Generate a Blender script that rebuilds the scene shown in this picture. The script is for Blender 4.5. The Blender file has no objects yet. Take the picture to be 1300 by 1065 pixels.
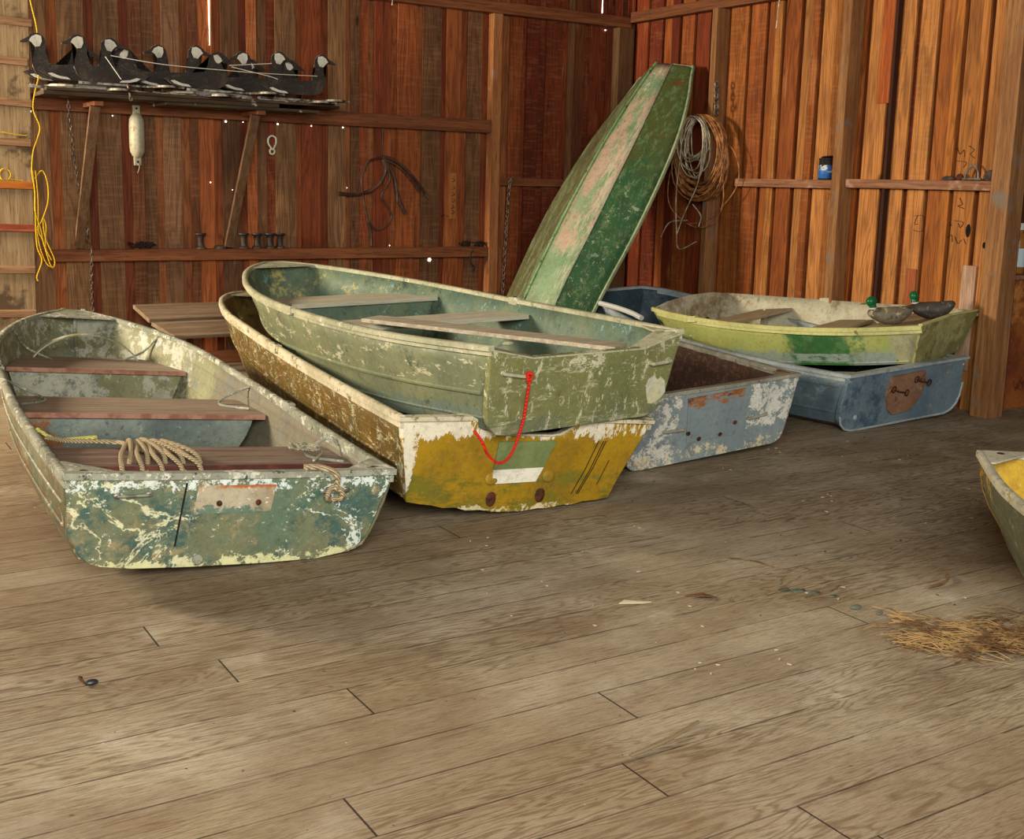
import bpy, bmesh, math, random
from mathutils import Vector, Matrix
random.seed(7)
SC = bpy.context.scene
COL = SC.collection
R = math.radians

# ------------------------------------------------------------------ colour
def lin(h):
    def c(v):
        v /= 255.0
        return v / 12.92 if v <= .04045 else ((v + .055) / 1.055) ** 2.4
    return (c(h[0]), c(h[1]), c(h[2]), 1.0)

# ------------------------------------------------------------------ node helper
class NT:
    def __init__(s, name):
        s.m = bpy.data.materials.new(name); s.m.use_nodes = True
        s.t = s.m.node_tree; s.t.nodes.clear()
        s.out = s.t.nodes.new('ShaderNodeOutputMaterial')
        s.b = s.t.nodes.new('ShaderNodeBsdfPrincipled')
        s.t.links.new(s.b.outputs[0], s.out.inputs[0])
        s._oc = None
    def n(s, ty, **kw):
        nd = s.t.nodes.new(ty)
        for k, v in kw.items(): setattr(nd, k, v)
        return nd
    def link(s, a, b): s.t.links.new(a, b)
    def put(s, sock, v):
        if hasattr(v, 'links') or isinstance(v, bpy.types.NodeSocket): s.link(v, sock)
        else: sock.default_value = v
    def oc(s):
        if s._oc is None:
            s._oc = s.n('ShaderNodeTexCoord').outputs['Object']
        return s._oc
    def math(s, op, a, b=0.0, c=0.0, clamp=False):
        nd = s.n('ShaderNodeMath', operation=op, use_clamp=clamp)
        s.put(nd.inputs[0], a); s.put(nd.inputs[1], b)
        if len(nd.inputs) > 2: s.put(nd.inputs[2], c)
        return nd.outputs[0]
    def mapping(s, vec, scale=(1, 1, 1), rot=(0, 0, 0), loc=(0, 0, 0)):
        nd = s.n('ShaderNodeMapping'); s.link(vec, nd.inputs[0])
        nd.inputs['Scale'].default_value = scale; nd.inputs['Rotation'].default_value = rot; nd.inputs['Location'].default_value = loc
        return nd.outputs[0]
    def noise(s, scale, detail=5, stretch=(1, 1, 1), rough=.6, dist=0.0, seed=0.0, vec=None, rot=(0, 0, 0)):
        nd = s.n('ShaderNodeTexNoise')
        s.link(s.mapping(vec or s.oc(), stretch, rot, (seed * 3.1, seed * 1.7, seed * 2.3)), nd.inputs['Vector'])
        nd.inputs['Scale'].default_value = scale; nd.inputs['Detail'].default_value = detail
        nd.inputs['Roughness'].default_value = rough; nd.inputs['Distortion'].default_value = dist
        return nd.outputs['Fac']
    def ramp(s, v, a, b, lo=0.0, hi=1.0, smooth=True):
        nd = s.n('ShaderNodeMapRange'); nd.interpolation_type = 'SMOOTHSTEP' if smooth else 'LINEAR'
        s.put(nd.inputs['Value'], v)
        nd.inputs['From Min'].default_value = a; nd.inputs['From Max'].default_value = b
        nd.inputs['To Min'].default_value = lo; nd.inputs['To Max'].default_value = hi
        return nd.outputs[0]
    def mix(s, f, a, b, mode='MIX'):
        nd = s.n('ShaderNodeMix', data_type='RGBA', blend_type=mode)
        s.put(nd.inputs[0], f); s.put(nd.inputs[6], a); s.put(nd.inputs[7], b)
        return nd.outputs[2]
    def xyz(s, vec=None):
        nd = s.n('ShaderNodeSeparateXYZ'); s.link(vec or s.oc(), nd.inputs[0]); return nd.outputs
    def bump(s, h, strength=.3, dist=.01):
        nd = s.n('ShaderNodeBump'); nd.inputs['Strength'].default_value = strength; nd.inputs['Distance'].default_value = dist
        s.link(h, nd.inputs['Height']); s.link(nd.outputs[0], s.b.inputs['Normal'])
    def done(s, col, rough=.6, metal=0.0, spec=.3):
        s.put(s.b.inputs['Base Color'], col); s.put(s.b.inputs['Roughness'], rough); s.b.inputs['Metallic'].default_value = metal
        s.b.inputs['Specular IOR Level'].default_value = spec
        return s.m

def gates(n, gs):
    """gs: list of (axis, a, b): 0 at a -> 1 at b; the smallest wins."""
    ax = n.xyz(); out = None
    for g in gs:
        v = n.ramp(ax['xyz'.index(g[0])], g[1], g[2]) if g[1] < g[2] else n.ramp(ax['xyz'.index(g[0])], g[2], g[1], 1.0, 0.0)
        out = v if out is None else n.math('MINIMUM', out, v)
    return out

def paint(name, base, var=None, layers=(), rough=.55, bump=.25, metal=0.0, vscale=3.0):
    """weathered paint: base with a slow tonal variation, then flaked / stained layers.
    layer = (colour, scale, lo, hi, stretch, gates, kind)"""
    n = NT(name)
    col = lin(base)
    if var is not None:
        col = n.mix(n.ramp(n.noise(vscale, 6, seed=.3), .35, .65), lin(base), lin(var))
    hsum = n.noise(40, 4, seed=5)
    for i, L in enumerate(layers):
        L = tuple(L) + ((1, 1, 1), None, None)[len(L) - 4:]
        c, sc, lo, hi, st, gs, kind = L
        if kind == 'vein':
            v = n.math('ABSOLUTE', n.math('SUBTRACT', n.noise(sc, 6, st, .62, .5, seed=i * 1.37 + .9), .5))
            v = n.math('SUBTRACT', .6, n.math('MULTIPLY', v, 4.0))
            v = n.math('ADD', n.math('MULTIPLY', v, .75), n.math('MULTIPLY', n.noise(sc * 3, 5, st, .7, 0, seed=i + 4.2), .25))
        else:
            v = n.math('ADD', n.math('MULTIPLY', n.noise(sc, 7, st, .72, .3, seed=i * 1.37 + .9), .66), n.math('MULTIPLY', n.noise(sc * 5.5, 5, st, .75, .0, seed=i * 2.1 + 3.3), .34))
            v = n.math('ADD', n.math('MULTIPLY', v, 1.22), -.11)
        if gs:
            g = gates(n, gs)
            v = n.math('ADD', v, n.math('MULTIPLY', n.math('SUBTRACT', g, 1.0), .55))
        mk = n.ramp(v, lo, hi)
        if kind in ('flake', 'vein'): mk = n.math('MULTIPLY', mk, .9)
        col = n.mix(mk, col, lin(c))
        if kind == 'flake':
            hsum = n.math('SUBTRACT', hsum, n.math('MULTIPLY', mk, .8))
    # handling dirt: fine mottling and slow soiling over everything
    col = n.mix(n.math('MULTIPLY', n.ramp(n.noise(34, 6, seed=12, rough=.8), .46, .70), .34), col, lin((58, 50, 36)))
    col = n.mix(n.math('MULTIPLY', n.ramp(n.noise(4.5, 7, (1, 1, .6), .75, seed=15), .48, .74), .42), col, lin((70, 60, 42)))
    col = n.mix(n.math('MULTIPLY', n.ramp(n.noise(55, 4, seed=17, rough=.8), .60, .72), .30), col, lin((214, 208, 184)))
    n.bump(hsum, bump, .004)
    return n.done(col, n.ramp(n.noise(9, 4, seed=8), .3, .7, rough - .1, rough + .15), metal)

def wood(name, c1, c2, c3, axis='x', scale=1.0, rough=.75, extra=None):
    """weathered wood, grain running along axis"""
    n = NT(name)
    st = {'x': (.7, 14, 14), 'y': (14, .7, 14), 'z': (14, 14, .7)}[axis]
    g = n.noise(2.2 * scale, 7, st, .65, .3)
    f = n.noise(9 * scale, 5, st, .6, 0, 3)
    col = n.mix(n.ramp(g, .35, .62), lin(c1), lin(c2))
    col = n.mix(n.math('MULTIPLY', n.ramp(f, .52, .68), .7), col, lin(c3))
    if extra:
        for i, (c, sc, lo, hi) in enumerate(extra):
            col = n.mix(n.ramp(n.noise(sc, 6, seed=11 + i), lo, hi), col, lin(c))
    n.bump(n.math('ADD', g, f), .35, .004)
    return n.done(col, rough)

def plain(name, c, rough=.5, metal=0.0, var=None, scale=20, lo=.4, hi=.6):
    n = NT(name)
    col = lin(c)
    if var is not None: col = n.mix(n.ramp(n.noise(scale, 5), lo, hi), lin(c), lin(var))
    return n.done(col, rough, metal)

# ------------------------------------------------------------------ mesh helpers
def link(name, me, mat=None, parent=None, smooth=None):
    o = bpy.data.objects.new(name, me); COL.objects.link(o)
    if mat is not None:
        for m in (mat if isinstance(mat, (list, tuple)) else [mat]): me.materials.append(m)
    if parent is not None: o.parent = parent
    return o

def finish(bm, name, mat, parent=None, smooth=35, bevel=0.0, normals=True):
    if normals: bmesh.ops.recalc_face_normals(bm, faces=bm.faces)
    if smooth:
        for f in bm.faces: f.smooth = True
        for e in bm.edges:
            if len(e.link_faces) == 2 and e.calc_face_angle(0) > R(smooth): e.smooth = False
    me = bpy.data.meshes.new(name); bm.to_mesh(me); bm.free()
    o = link(name, me, mat, parent)
    if bevel:
        b = o.modifiers.new('Bevel', 'BEVEL'); b.width = bevel; b.segments = 2; b.limit_method = 'ANGLE'; b.angle_limit = R(40)
    return o

def box(bm, lo, hi, mat_index=0):
    v = [bm.verts.new((x, y, z)) for x in (lo[0], hi[0]) for y in (lo[1], hi[1]) for z in (lo[2], hi[2])]
    fs = [(0, 1, 3, 2), (4, 6, 7, 5), (0, 4, 5, 1), (2, 3, 7, 6), (0, 2, 6, 4), (1, 5, 7, 3)]
    out = []
    for f in fs:
        fc = bm.faces.new([v[i] for i in f]); fc.material_index = mat_index; out.append(fc)
    return v, out

def beam(bm, a, b, w, h, up=(0, 0, 1)):
    """rectangular bar from a to b: w across, h along up"""
    a = Vector(a); b = Vector(b); d = (b - a).normalized(); u = Vector(up); s = d.cross(u)
    if s.length < 1e-4: s = d.cross(Vector((1, 0, 0)))
    s.normalize(); u = s.cross(d).normalized()
    vs = []
    for p in (a, b):
        for i, j in ((-1, -1), (1, -1), (1, 1), (-1, 1)):
            vs.append(bm.verts.new(p + s * (i * w / 2) + u * (j * h / 2)))
    for q in ((0, 1, 2, 3), (7, 6, 5, 4), (0, 4, 5, 1), (1, 5, 6, 2), (2, 6, 7, 3), (3, 7, 4, 0)):
        bm.faces.new([vs[i] for i in q])
    return vs

def catmull(pts, n=8, closed=False):
    P = [Vector(p) for p in pts]
    if len(P) < 3: return P
    out = []; N = len(P)
    rng = range(N) if closed else range(N - 1)
    for i in rng:
        p0 = P[(i - 1) % N] if closed or i > 0 else P[0] * 2 - P[1]
        p1 = P[i]; p2 = P[(i + 1) % N]
        p3 = P[(i + 2) % N] if closed or i + 2 < N else P[-1] * 2 - P[-2]
        for k in range(n):
            t = k / n
            out.append(.5 * ((2 * p1) + (p2 - p0) * t + (2 * p0 - 5 * p1 + 4 * p2 - p3) * t * t + (3 * p1 - p0 - 3 * p2 + p3) * t ** 3))
    if not closed: out.append(P[-1])
    return out

def sweep(bm, path, r, seg=8, closed=False, prof=None, up=None, caps=True):
    """tube (or profile) along a path. prof = list of (side, up) offsets"""
    P = [Vector(p) for p in path]; N = len(P)
    if prof is None: prof = [(r * math.cos(2 * math.pi * k / seg), r * math.sin(2 * math.pi * k / seg)) for k in range(seg)]
    rings = []; nrm = None
    for i in range(N):
        a = P[(i - 1) % N] if (closed or i > 0) else P[i]
        b = P[(i + 1) % N] if (closed or i < N - 1) else P[i]
        d = (b - a)
        if d.length < 1e-9: d = Vector((0, 0, 1))
        d.normalize()
        if up is not None:
            s = d.cross(Vector(up))
            if s.length < 1e-4: s = Vector((1, 0, 0))
            s.normalize(); u = s.cross(d).normalized()
        else:
            if nrm is None:
                nrm = d.orthogonal().normalized()
            nrm = (nrm - d * nrm.dot(d))
            if nrm.length < 1e-6: nrm = d.orthogonal()
            nrm.normalize(); s = nrm; u = d.cross(s)
        rings.append([bm.verts.new(P[i] + s * x + u * y) for x, y in prof])
    m = len(prof)
    for i in range(N if closed else N - 1):
        A = rings[i]; B = rings[(i + 1) % N]
        for k in range(m):
            bm.faces.new((A[k], A[(k + 1) % m], B[(k + 1) % m], B[k]))
    if not closed and caps:
        bm.faces.new(rings[0][::-1]); bm.faces.new(rings[-1])

def tube(name, pts, r, mat, parent=None, seg=8, n=8, closed=False, curve=True):
    bm = bmesh.new(); sweep(bm, catmull(pts, n, closed) if curve else pts, r, seg, closed)
    return finish(bm, name, mat, parent)

def tubes(name, lists, r, mat, parent=None, seg=6, n=8, closed=False):
    bm = bmesh.new()
    for p in lists: sweep(bm, catmull(p, n, closed), r, seg, closed)
    return finish(bm, name, mat, parent)

def plate(bm, pts, nvec, th, top=0, side=0):
    """extrude a planar polygon (list of 3D points) by th against nvec"""
    nv = Vector(nvec).normalized(); A = [bm.verts.new(Vector(p)) for p in pts]; B = [bm.verts.new(Vector(p) - nv * th) for p in pts]
    f1 = bm.faces.new(A); f2 = bm.faces.new(B[::-1]); f1.material_index = f2.material_index = top
    for i in range(len(A)):
        j = (i + 1) % len(A); f = bm.faces.new((A[j], A[i], B[i], B[j])); f.material_index = side
    bmesh.ops.triangulate(bm, faces=[f1, f2])

def lathe(bm, prof, c=(0, 0, 0), seg=20, axis='z'):
    rings = []
    for r, h in prof:
        ring = []
        for k in range(seg):
            a = 2 * math.pi * k / seg; x, y, z = r * math.cos(a), r * math.sin(a), h
            if axis == 'x': x, y, z = z, x, y
            if axis == 'y': x, y, z = x, z, y
            ring.append(bm.verts.new((c[0] + x, c[1] + y, c[2] + z)))
        rings.append(ring)
    for A, B in zip(rings[:-1], rings[1:]):
        for k in range(seg): bm.faces.new((A[k], A[(k + 1) % seg], B[(k + 1) % seg], B[k]))
    bm.faces.new(rings[0][::-1]); bm.faces.new(rings[-1])

def ball(bm, c, r, sx=1, sy=1, sz=1, seg=14, rot=None):
    m = Matrix.Translation(c) @ (rot or Matrix.Identity(4)) @ Matrix.Diagonal((sx * r, sy * r, sz * r, 1))
    bmesh.ops.create_uvsphere(bm, u_segments=seg, v_segments=max(6, seg // 2), radius=1, matrix=m)

def tag(o, label=None, cat=None, group=None, kind=None):
    if label: o['label'] = label
    if cat: o['category'] = cat
    if group: o['group'] = group
    if kind: o['kind'] = kind
    return o

def thing(name, label, cat, loc=(0, 0, 0), group=None):
    o = bpy.data.objects.new(name, None); COL.objects.link(o); o.location = loc; o.empty_display_size = .1
    return tag(o, label, cat, group)

def copy_tree(o, parent=None):
    c = o.copy(); COL.objects.link(c)
    if parent is not None: c.parent = parent
    for ch in [x for x in KIDS.get(o.name, [])]: copy_tree(ch, c)
    return c
KIDS = {}

# ------------------------------------------------------------------ camera (height 1.6 m)
cam = bpy.data.cameras.new('camera'); co = bpy.data.objects.new('camera', cam); COL.objects.link(co)
yaw, pit, rol = R(32.08496912), R(9.78059451), R(-1.51646322)
fw = Vector((math.sin(yaw) * math.cos(pit), math.cos(yaw) * math.cos(pit), -math.sin(pit)))
rt = Vector((math.cos(yaw), -math.sin(yaw), 0)); dn = fw.cross(rt)
rt2 = rt * math.cos(rol) + dn * math.sin(rol); dn2 = -rt * math.sin(rol) + dn * math.cos(rol)
co.matrix_world = Matrix(((rt2.x, -dn2.x, -fw.x, 0), (rt2.y, -dn2.y, -fw.y, 0), (rt2.z, -dn2.z, -fw.z, 1.6), (0, 0, 0, 1)))
cam.sensor_width = 36; cam.lens = 1478.98 / 1300 * 36; cam.shift_y = -45.0 / 1300; cam.clip_start = .05
SC.camera = co

# ================================================================== THE ROOM
XL, XR, YB, YF, ZC = -3.2, 7.5, 9.85, -3.0, 4.4

# ---- floor: planks along x, 0.205 wide
def floor_mat():
    n = NT('weathered_floor_planks')
    s = n.xyz(); PW = .205
    v = n.math('DIVIDE', n.math('SUBTRACT', s[1], -.055), PW); row = n.math('FLOOR', v); fr = n.math('FRACT', v)
    wn = n.n('ShaderNodeTexWhiteNoise', noise_dimensions='1D'); n.link(row, wn.inputs['W'])
    u = n.math('ADD', n.math('DIVIDE', s[0], 5.2), n.math('MULTIPLY', wn.outputs['Value'], 7.0))
    seg = n.math('FLOOR', u); fu = n.math('FRACT', u)
    wn2 = n.n('ShaderNodeTexWhiteNoise', noise_dimensions='2D')
    cb = n.n('ShaderNodeCombineXYZ'); n.link(row, cb.inputs[0]); n.link(seg, cb.inputs[1]); n.link(cb.outputs[0], wn2.inputs['Vector'])
    rnd = wn2.outputs['Value']
    # grain coordinates, a different patch of wood per plank
    gx = n.math('ADD', s[0], n.math('MULTIPLY', rnd, 37.0)); gy = n.math('ADD', s[1], n.math('MULTIPLY', rnd, 11.0))
    gc = n.n('ShaderNodeCombineXYZ'); n.link(gx, gc.inputs[0]); n.link(gy, gc.inputs[1]); n.link(n.math('MULTIPLY', rnd, 5.0), gc.inputs[2]); gv = gc.outputs[0]
    slow = n.noise(1.0, 4, (.55, 3.6, 1), .55, .3, 2, gv)
    ring = n.math('FRACT', n.math('MULTIPLY', slow, 30.0))
    ringl = n.ramp(n.math('ABSOLUTE', n.math('SUBTRACT', ring, .5)), .18, .5)
    fine = n.math('ADD', n.math('MULTIPLY', n.noise(3.2, 8, (1.2, 26, 1), .7, .1, 4, gv), .55), n.math('MULTIPLY', n.noise(7, 6, (2.2, 24, 1), .8, 0, 5, gv), .45))
    base = n.mix(n.ramp(n.noise(1.1, 6, seed=2), .3, .7), lin((178, 166, 142)), lin((150, 134, 106)))
    base = n.mix(n.math('MULTIPLY', rnd, .45), base, lin((122, 104, 76)))
    cg = n.ramp(n.noise(.9, 3, (.5, 1.6, 1), seed=14), .38, .56)
    base = n.mix(n.math('MULTIPLY', n.math('MULTIPLY', ringl, cg), .62), base, lin((84, 66, 44)))
    base = n.mix(n.math('MULTIPLY', n.ramp(fine, .50, .62), .7), base, lin((88, 70, 48)))
    # dusty pale patches, brown dirt
    base = n.mix(n.math('MULTIPLY', n.ramp(n.noise(2.6, 7, seed=21), .55, .75), .55), base, lin((196, 186, 164)))
    base = n.mix(n.math('MULTIPLY', n.ramp(n.noise(1.6, 7, (.7, 1.4, 1), seed=31), .50, .74), .5), base, lin((96, 72, 46)))
    crisp = n.noise(11, 6, (1.6, 22, 1), .82, 0, 8, gv)
    base = n.mix(n.math('MULTIPLY', n.ramp(crisp, .50, .60), .42), base, lin((84, 68, 48)))
    base = n.mix(n.math('MULTIPLY', n.ramp(crisp, .36, .46, 1, 0), .28), base, lin((206, 194, 166)))
    # large brown patches of ground-in dirt
    far = n.ramp(n.noise(.55, 5, (1, 1, 1), .6, .3, seed=40), .44, .62)
    base = n.mix(n.math('MULTIPLY', far, .42), base, lin((92, 66, 40)))
    base = n.mix(n.ramp(n.noise(24, 4, seed=51), .70, .74), base, lin((52, 38, 26)))
    base = n.mix(n.ramp(n.noise(30, 3, seed=61), .735, .76), base, lin((214, 206, 186)))
    # seams
    d = n.math('MINIMUM', fr, n.math('SUBTRACT', 1.0, fr))
    wob = n.noise(3, 4, (1, .1, 1), seed=71)
    dark = n.math('SUBTRACT', 1.0, n.ramp(d, .006, .022))
    light = n.math('MULTIPLY', n.math('MULTIPLY', n.ramp(fr, .965, .98), n.ramp(wob, .48, .56)), n.math('SUBTRACT', 1.0, n.math('MULTIPLY', far, .85)))
    base = n.mix(n.math('MULTIPLY', dark, .72), base, lin((38, 27, 18)))
    base = n.mix(n.math('MULTIPLY', light, .8), base, lin((206, 190, 158)))
    du = n.math('MINIMUM', fu, n.math('SUBTRACT', 1.0, fu))
    butt = n.math('SUBTRACT', 1.0, n.ramp(du, .0002, .0009))
    base = n.mix(n.math('MULTIPLY', butt, .9), base, lin((24, 17, 12)))
    h = n.math('SUBTRACT', n.math('MULTIPLY', fine, .5), n.math('MAXIMUM', dark, butt))
    h = n.math('SUBTRACT', h, n.math('MULTIPLY', ringl, .15))
    n.bump(h, .5, .006)
    return n.done(base, n.ramp(fine, .3, .7, .62, .85), 0, .25)
bm = bmesh.new(); box(bm, (XL - .2, YF, -.12), (10.2, YB + .25, 0))
tag(finish(bm, 'floor', floor_mat(), smooth=None), kind='structure')

# ---- board walls: wide boards in front, narrower ones showing in the gaps
def wall_mat(name, grey=.0):
    n = NT(name)
    a = n.n('ShaderNodeAttribute', attribute_name='tone'); base = a.outputs['Color']
    rnd = a.outputs['Alpha']
    off = n.n('ShaderNodeCombineXYZ'); 
    for k in (0, 1): n.link(n.math('MULTIPLY', rnd, 60.0 + 9 * k), off.inputs[k])
    va = n.n('ShaderNodeVectorMath', operation='ADD'); n.link(n.oc(), va.inputs[0]); n.link(off.outputs[0], va.inputs[1]); vec = va.outputs[0]
    slow = n.noise(1.3, 3, (5.5, 5.5, .42), .5, .35, 1, vec)
    ring = n.math('FRACT', n.math('MULTIPLY', slow, 11.0)); ringl = n.ramp(n.math('ABSOLUTE', n.math('SUBTRACT', ring, .5)), .2, .5)
    fine = n.noise(4.0, 8, (20, 20, .7), .7, .1, 3, vec)
    saw = n.noise(9, 3, (.6, .6, 5), .5, .0, 6, vec, rot=(R(30), R(30), 0))
    blot = n.noise(1.7, 6, (2.2, 2.2, .8), .6, .2, 9, vec)
    col = n.mix(n.math('MULTIPLY', n.ramp(blot, .42, .68), .55), base, n.mix(.62, base, lin((52, 26, 14))))
    col = n.mix(n.math('MULTIPLY', n.ramp(blot, .30, .44, 1, 0), .35), col, n.mix(.5, base, lin((232, 172, 110))))
    col = n.mix(n.math('MULTIPLY', ringl, .56), col, n.mix(.75, base, lin((40, 18, 10))))
    col = n.mix(n.math('MULTIPLY', n.ramp(fine, .48, .66), .72), col, n.mix(.72, base, lin((34, 16, 9))))
    col = n.mix(n.math('MULTIPLY', n.math('MULTIPLY', n.ramp(saw, .50, .66), n.ramp(rnd, .55, .7)), .09), col, n.mix(.6, base, lin((240, 190, 130))))
    vo = n.n('ShaderNodeTexVoronoi'); n.link(n.mapping(vec, (2.6, 2.6, .9)), vo.inputs['Vector']); vo.inputs['Scale'].default_value = 1.4
    col = n.mix(n.math('MULTIPLY', n.ramp(vo.outputs['Distance'], .03, .085, 1, 0), .8), col, lin((30, 14, 8)))
    n.bump(n.math('SUBTRACT', n.math('MULTIPLY', fine, .8), n.math('MULTIPLY', ringl, .3)), .5, .005)
    return n.done(col, .72, 0, .25)
WALLM = wall_mat('barn_board')

GREYS = [(122, 84, 54), (134, 96, 62), (110, 74, 46), (126, 86, 56), (142, 102, 70), (112, 66, 38)]
REDS = [(156, 82, 40), (166, 92, 46), (142, 70, 34), (132, 60, 30), (160, 96, 54), (122, 58, 32)]
DEEP = [(128, 54, 24), (140, 62, 28), (112, 44, 20), (148, 74, 34), (116, 52, 26), (110, 62, 34)]
WARM = [(176, 108, 44), (170, 98, 40), (182, 116, 54), (164, 90, 36), (158, 84, 34), (188, 124, 64)]
WARMD = [(160, 84, 36), (150, 74, 32), (168, 94, 42), (142, 68, 30)]

def boards(name, along, a0, a1, z0, z1, face, out, pal, W=(.135, .20), Gp=(.05, .085), rec=.027):
    """along: 'x' for the back wall, 'y' for a side wall; face = plane of the front faces, out = sign towards outside"""
    bm = bmesh.new(); lay = bm.loops.layers.float_color.new('tone')
    def bd(p, q, f, zz0, zz1, col):
        if along == 'x': lo, hi = (p, min(f, f + .02 * out), zz0), (q, max(f, f + .02 * out), zz1)
        else: lo, hi = (min(f, f + .02 * out), p, zz0), (max(f, f + .02 * out), q, zz1)
        vs, fs = box(bm, lo, hi); al = random.random()
        c = lin(col); k = random.uniform(.86, 1.12)
        for ff in fs:
            for l in ff.loops: l[lay] = (c[0] * k, c[1] * k, c[2] * k, al)
    p = a0
    while p < a1:
        w = random.uniform(*W); g = random.uniform(*Gp)
        wide, narrow = pal(p)
        q = min(p + w, a1)
        sp = random.choice([None, None, None, .5, .35])
        if sp and w > .15:
            m = p + w * sp; bd(p, m - .0015, face, z0, z1, random.choice(wide)); bd(m + .0015, q, face + .003 * out, z0, z1, random.choice(wide))
        else: bd(p, q, face, z0, z1, random.choice(wide))
        bd(q - .03, q + g + .03, face + rec * out, z0, z1, random.choice(narrow))
        p = q + g
    # sheathing that closes the wall behind the boards
    if along == 'x': lo, hi = (a0 - .1, min(face + (rec + .022) * out, face + (rec + .05) * out), z0), (a1 + .1, max(face + (rec + .022) * out, face + (rec + .05) * out), z1)
    else: lo, hi = (min(face + (rec + .022) * out, face + (rec + .05) * out), a0 - .1, z0), (max(face + (rec + .022) * out, face + (rec + .05) * out), a1 + .1, z1)
    vs, fs = box(bm, lo, hi)
    for ff in fs:
        for l in ff.loops: l[lay] = (*lin((60, 30, 16))[:3], .5)
    o = finish(bm, name, WALLM, smooth=None); tag(o, kind='structure'); return o

def pal_back(x):
    if x < 4.6: return (GREYS + GREYS + REDS[:3], REDS)
    if x < 5.85: return (GREYS[:4] + REDS, REDS)
    return (DEEP + GREYS[:1], DEEP)
wall_back = boards('wall_back', 'x', XL, XR, 0, ZC, YB, 1, pal_back)
wall_right = boards('wall_right', 'y', 5.36, YB, 0, ZC, XR, 1, lambda y: (WARM if y < 8.3 else WARMD + DEEP[:3], WARMD), W=(.15, .235), Gp=(.032, .055), rec=.042)  # gap boards take the darker palette, which puts groove shade into their colour
wall_left = boards('wall_left', 'y', YF, YB, 0, ZC, XL, -1, lambda y: (GREYS, REDS))
bm = bmesh.new(); box(bm, (XL - .2, YF, ZC), (10.2, YB + .25, ZC + .06))
for y in [i * 1.2 - 2.4 for i in range(11)]: box(bm, (XL, y, ZC - .18), (10.2, y + .05, ZC + .002))
tag(finish(bm, 'ceiling', wood('roof_wood', (92, 62, 40), (70, 44, 28), (40, 24, 14), 'x'), smooth=None), kind='structure')

# studs, girts, posts of the frame
M_post = wood('post_wood', (168, 112, 66), (138, 84, 46), (88, 50, 28), 'z', 1.0, extra=[((150, 122, 98), 5, .56, .7)])
M_postg = wood('corner_post_wood', (110, 82, 50), (92, 62, 36), (60, 34, 20), 'z')
M_girtx = wood('girt_wood_back', (138, 84, 48), (108, 60, 32), (64, 34, 18), 'x')
M_girty = wood('girt_wood_right', (156, 112, 84), (128, 84, 56), (84, 48, 30), 'y', extra=[((176, 140, 116), 6, .55, .7)])
M_stud = wood('stud_wood', (156, 112, 68), (126, 84, 48), (80, 50, 28), 'z', extra=[((120, 106, 92), 4, .55, .68)])
TRN = [0]
def trim(bm, mat, bevel=.004):
    TRN[0] += 1
    return tag(finish(bm, 'trim_%d' % TRN[0], mat, smooth=None, bevel=bevel), kind='structure')
def bx(lo, hi, mat, bevel=.004):
    bm = bmesh.new(); box(bm, lo, hi); return trim(bm, mat, bevel)
G0 = YB - .002
bx((XL, G0 - .09, 2.065), (5.80, G0, 2.185), M_girtx)          # middle girt behind the decoy shelf
bx((1.72, G0 - .09, .89), (5.80, G0, .985), M_girtx)           # low girt with the spools
bx((XL, G0 - .10, 3.17), (7.42, G0, 3.275), M_girtx)           # high girt
bx((5.92, G0 - .06, 1.575), (7.26, G0, 1.65), M_girtx)
bx((5.81, G0 - .095, 0), (5.91, G0, 3.168), M_post)            # post between the bays
bx((7.27, G0 - .11, 0), (7.45, G0, 3.168), M_postg)            # corner post
bx((XL, G0 - .09, 0), (7.27, G0, .10), M_girtx)
X0 = XR - .002
bx((X0 - .10, 5.32, 3.22), (X0, G0 - .11, 3.32), wood('girt_wood_high', (128, 78, 44), (100, 58, 32), (60, 32, 18), 'y'))
bx((X0 - .09, 6.875, 1.625), (X0, 8.09, 1.695), M_girty)       # shelf girt with the paint can
bx((X0 - .09, 5.37, 1.635), (X0, 6.775, 1.705), M_girty)       # shelf girt with the shackle
bx((X0 - .15, 8.375, 0), (X0, 8.445, 3.218), M_stud)
bx((X0 - .15, 6.78, 0), (X0, 6.87, 3.218), M_stud)
bx((X0 - .155, 5.21, 0), (X0 + .02, 5.36, ZC), M_stud)
bx((X0 - .015, 5.52, .3), (X0 + .004, 5.64, 1.085), wood('pale_batten', (190, 160, 134), (160, 124, 98), (110, 80, 60), 'z'))
bx((X0 - .012, 6.06, .3), (X0 + .004, 6.15, 1.02), wood('brown_batten', (170, 96, 52), (140, 74, 40), (90, 44, 24), 'z'))
bx((X0 - .012, 6.46, 2.3), (X0 + .004, 6.58, 3.2), wood('orange_batten', (178, 98, 42), (150, 70, 28), (90, 40, 18), 'z'))

# alcove to the right of the last post: low partition with a ledge, dark boards behind
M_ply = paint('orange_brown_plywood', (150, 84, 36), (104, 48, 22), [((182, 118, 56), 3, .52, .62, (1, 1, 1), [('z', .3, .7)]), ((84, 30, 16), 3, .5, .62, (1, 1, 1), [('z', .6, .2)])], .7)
bm = bmesh.new(); box(bm, (7.60, 5.40, 0), (10.1, 5.46, .985)); tag(finish(bm, 'wall_partition', M_ply, smooth=None, bevel=.004), kind='structure')
bm = bmesh.new(); box(bm, (7.60, 5.385, .986), (10.1, 5.75, 1.02)); trim(bm, M_girty)
boards('wall_alcove', 'x', 7.55, 10.2, 0, ZC, 6.35, 1, lambda x: (DEEP, DEEP))
boards('wall_far_right', 'y', YF, 6.35, 0, ZC, 10.15, 1, lambda x: (GREYS, REDS))

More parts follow.
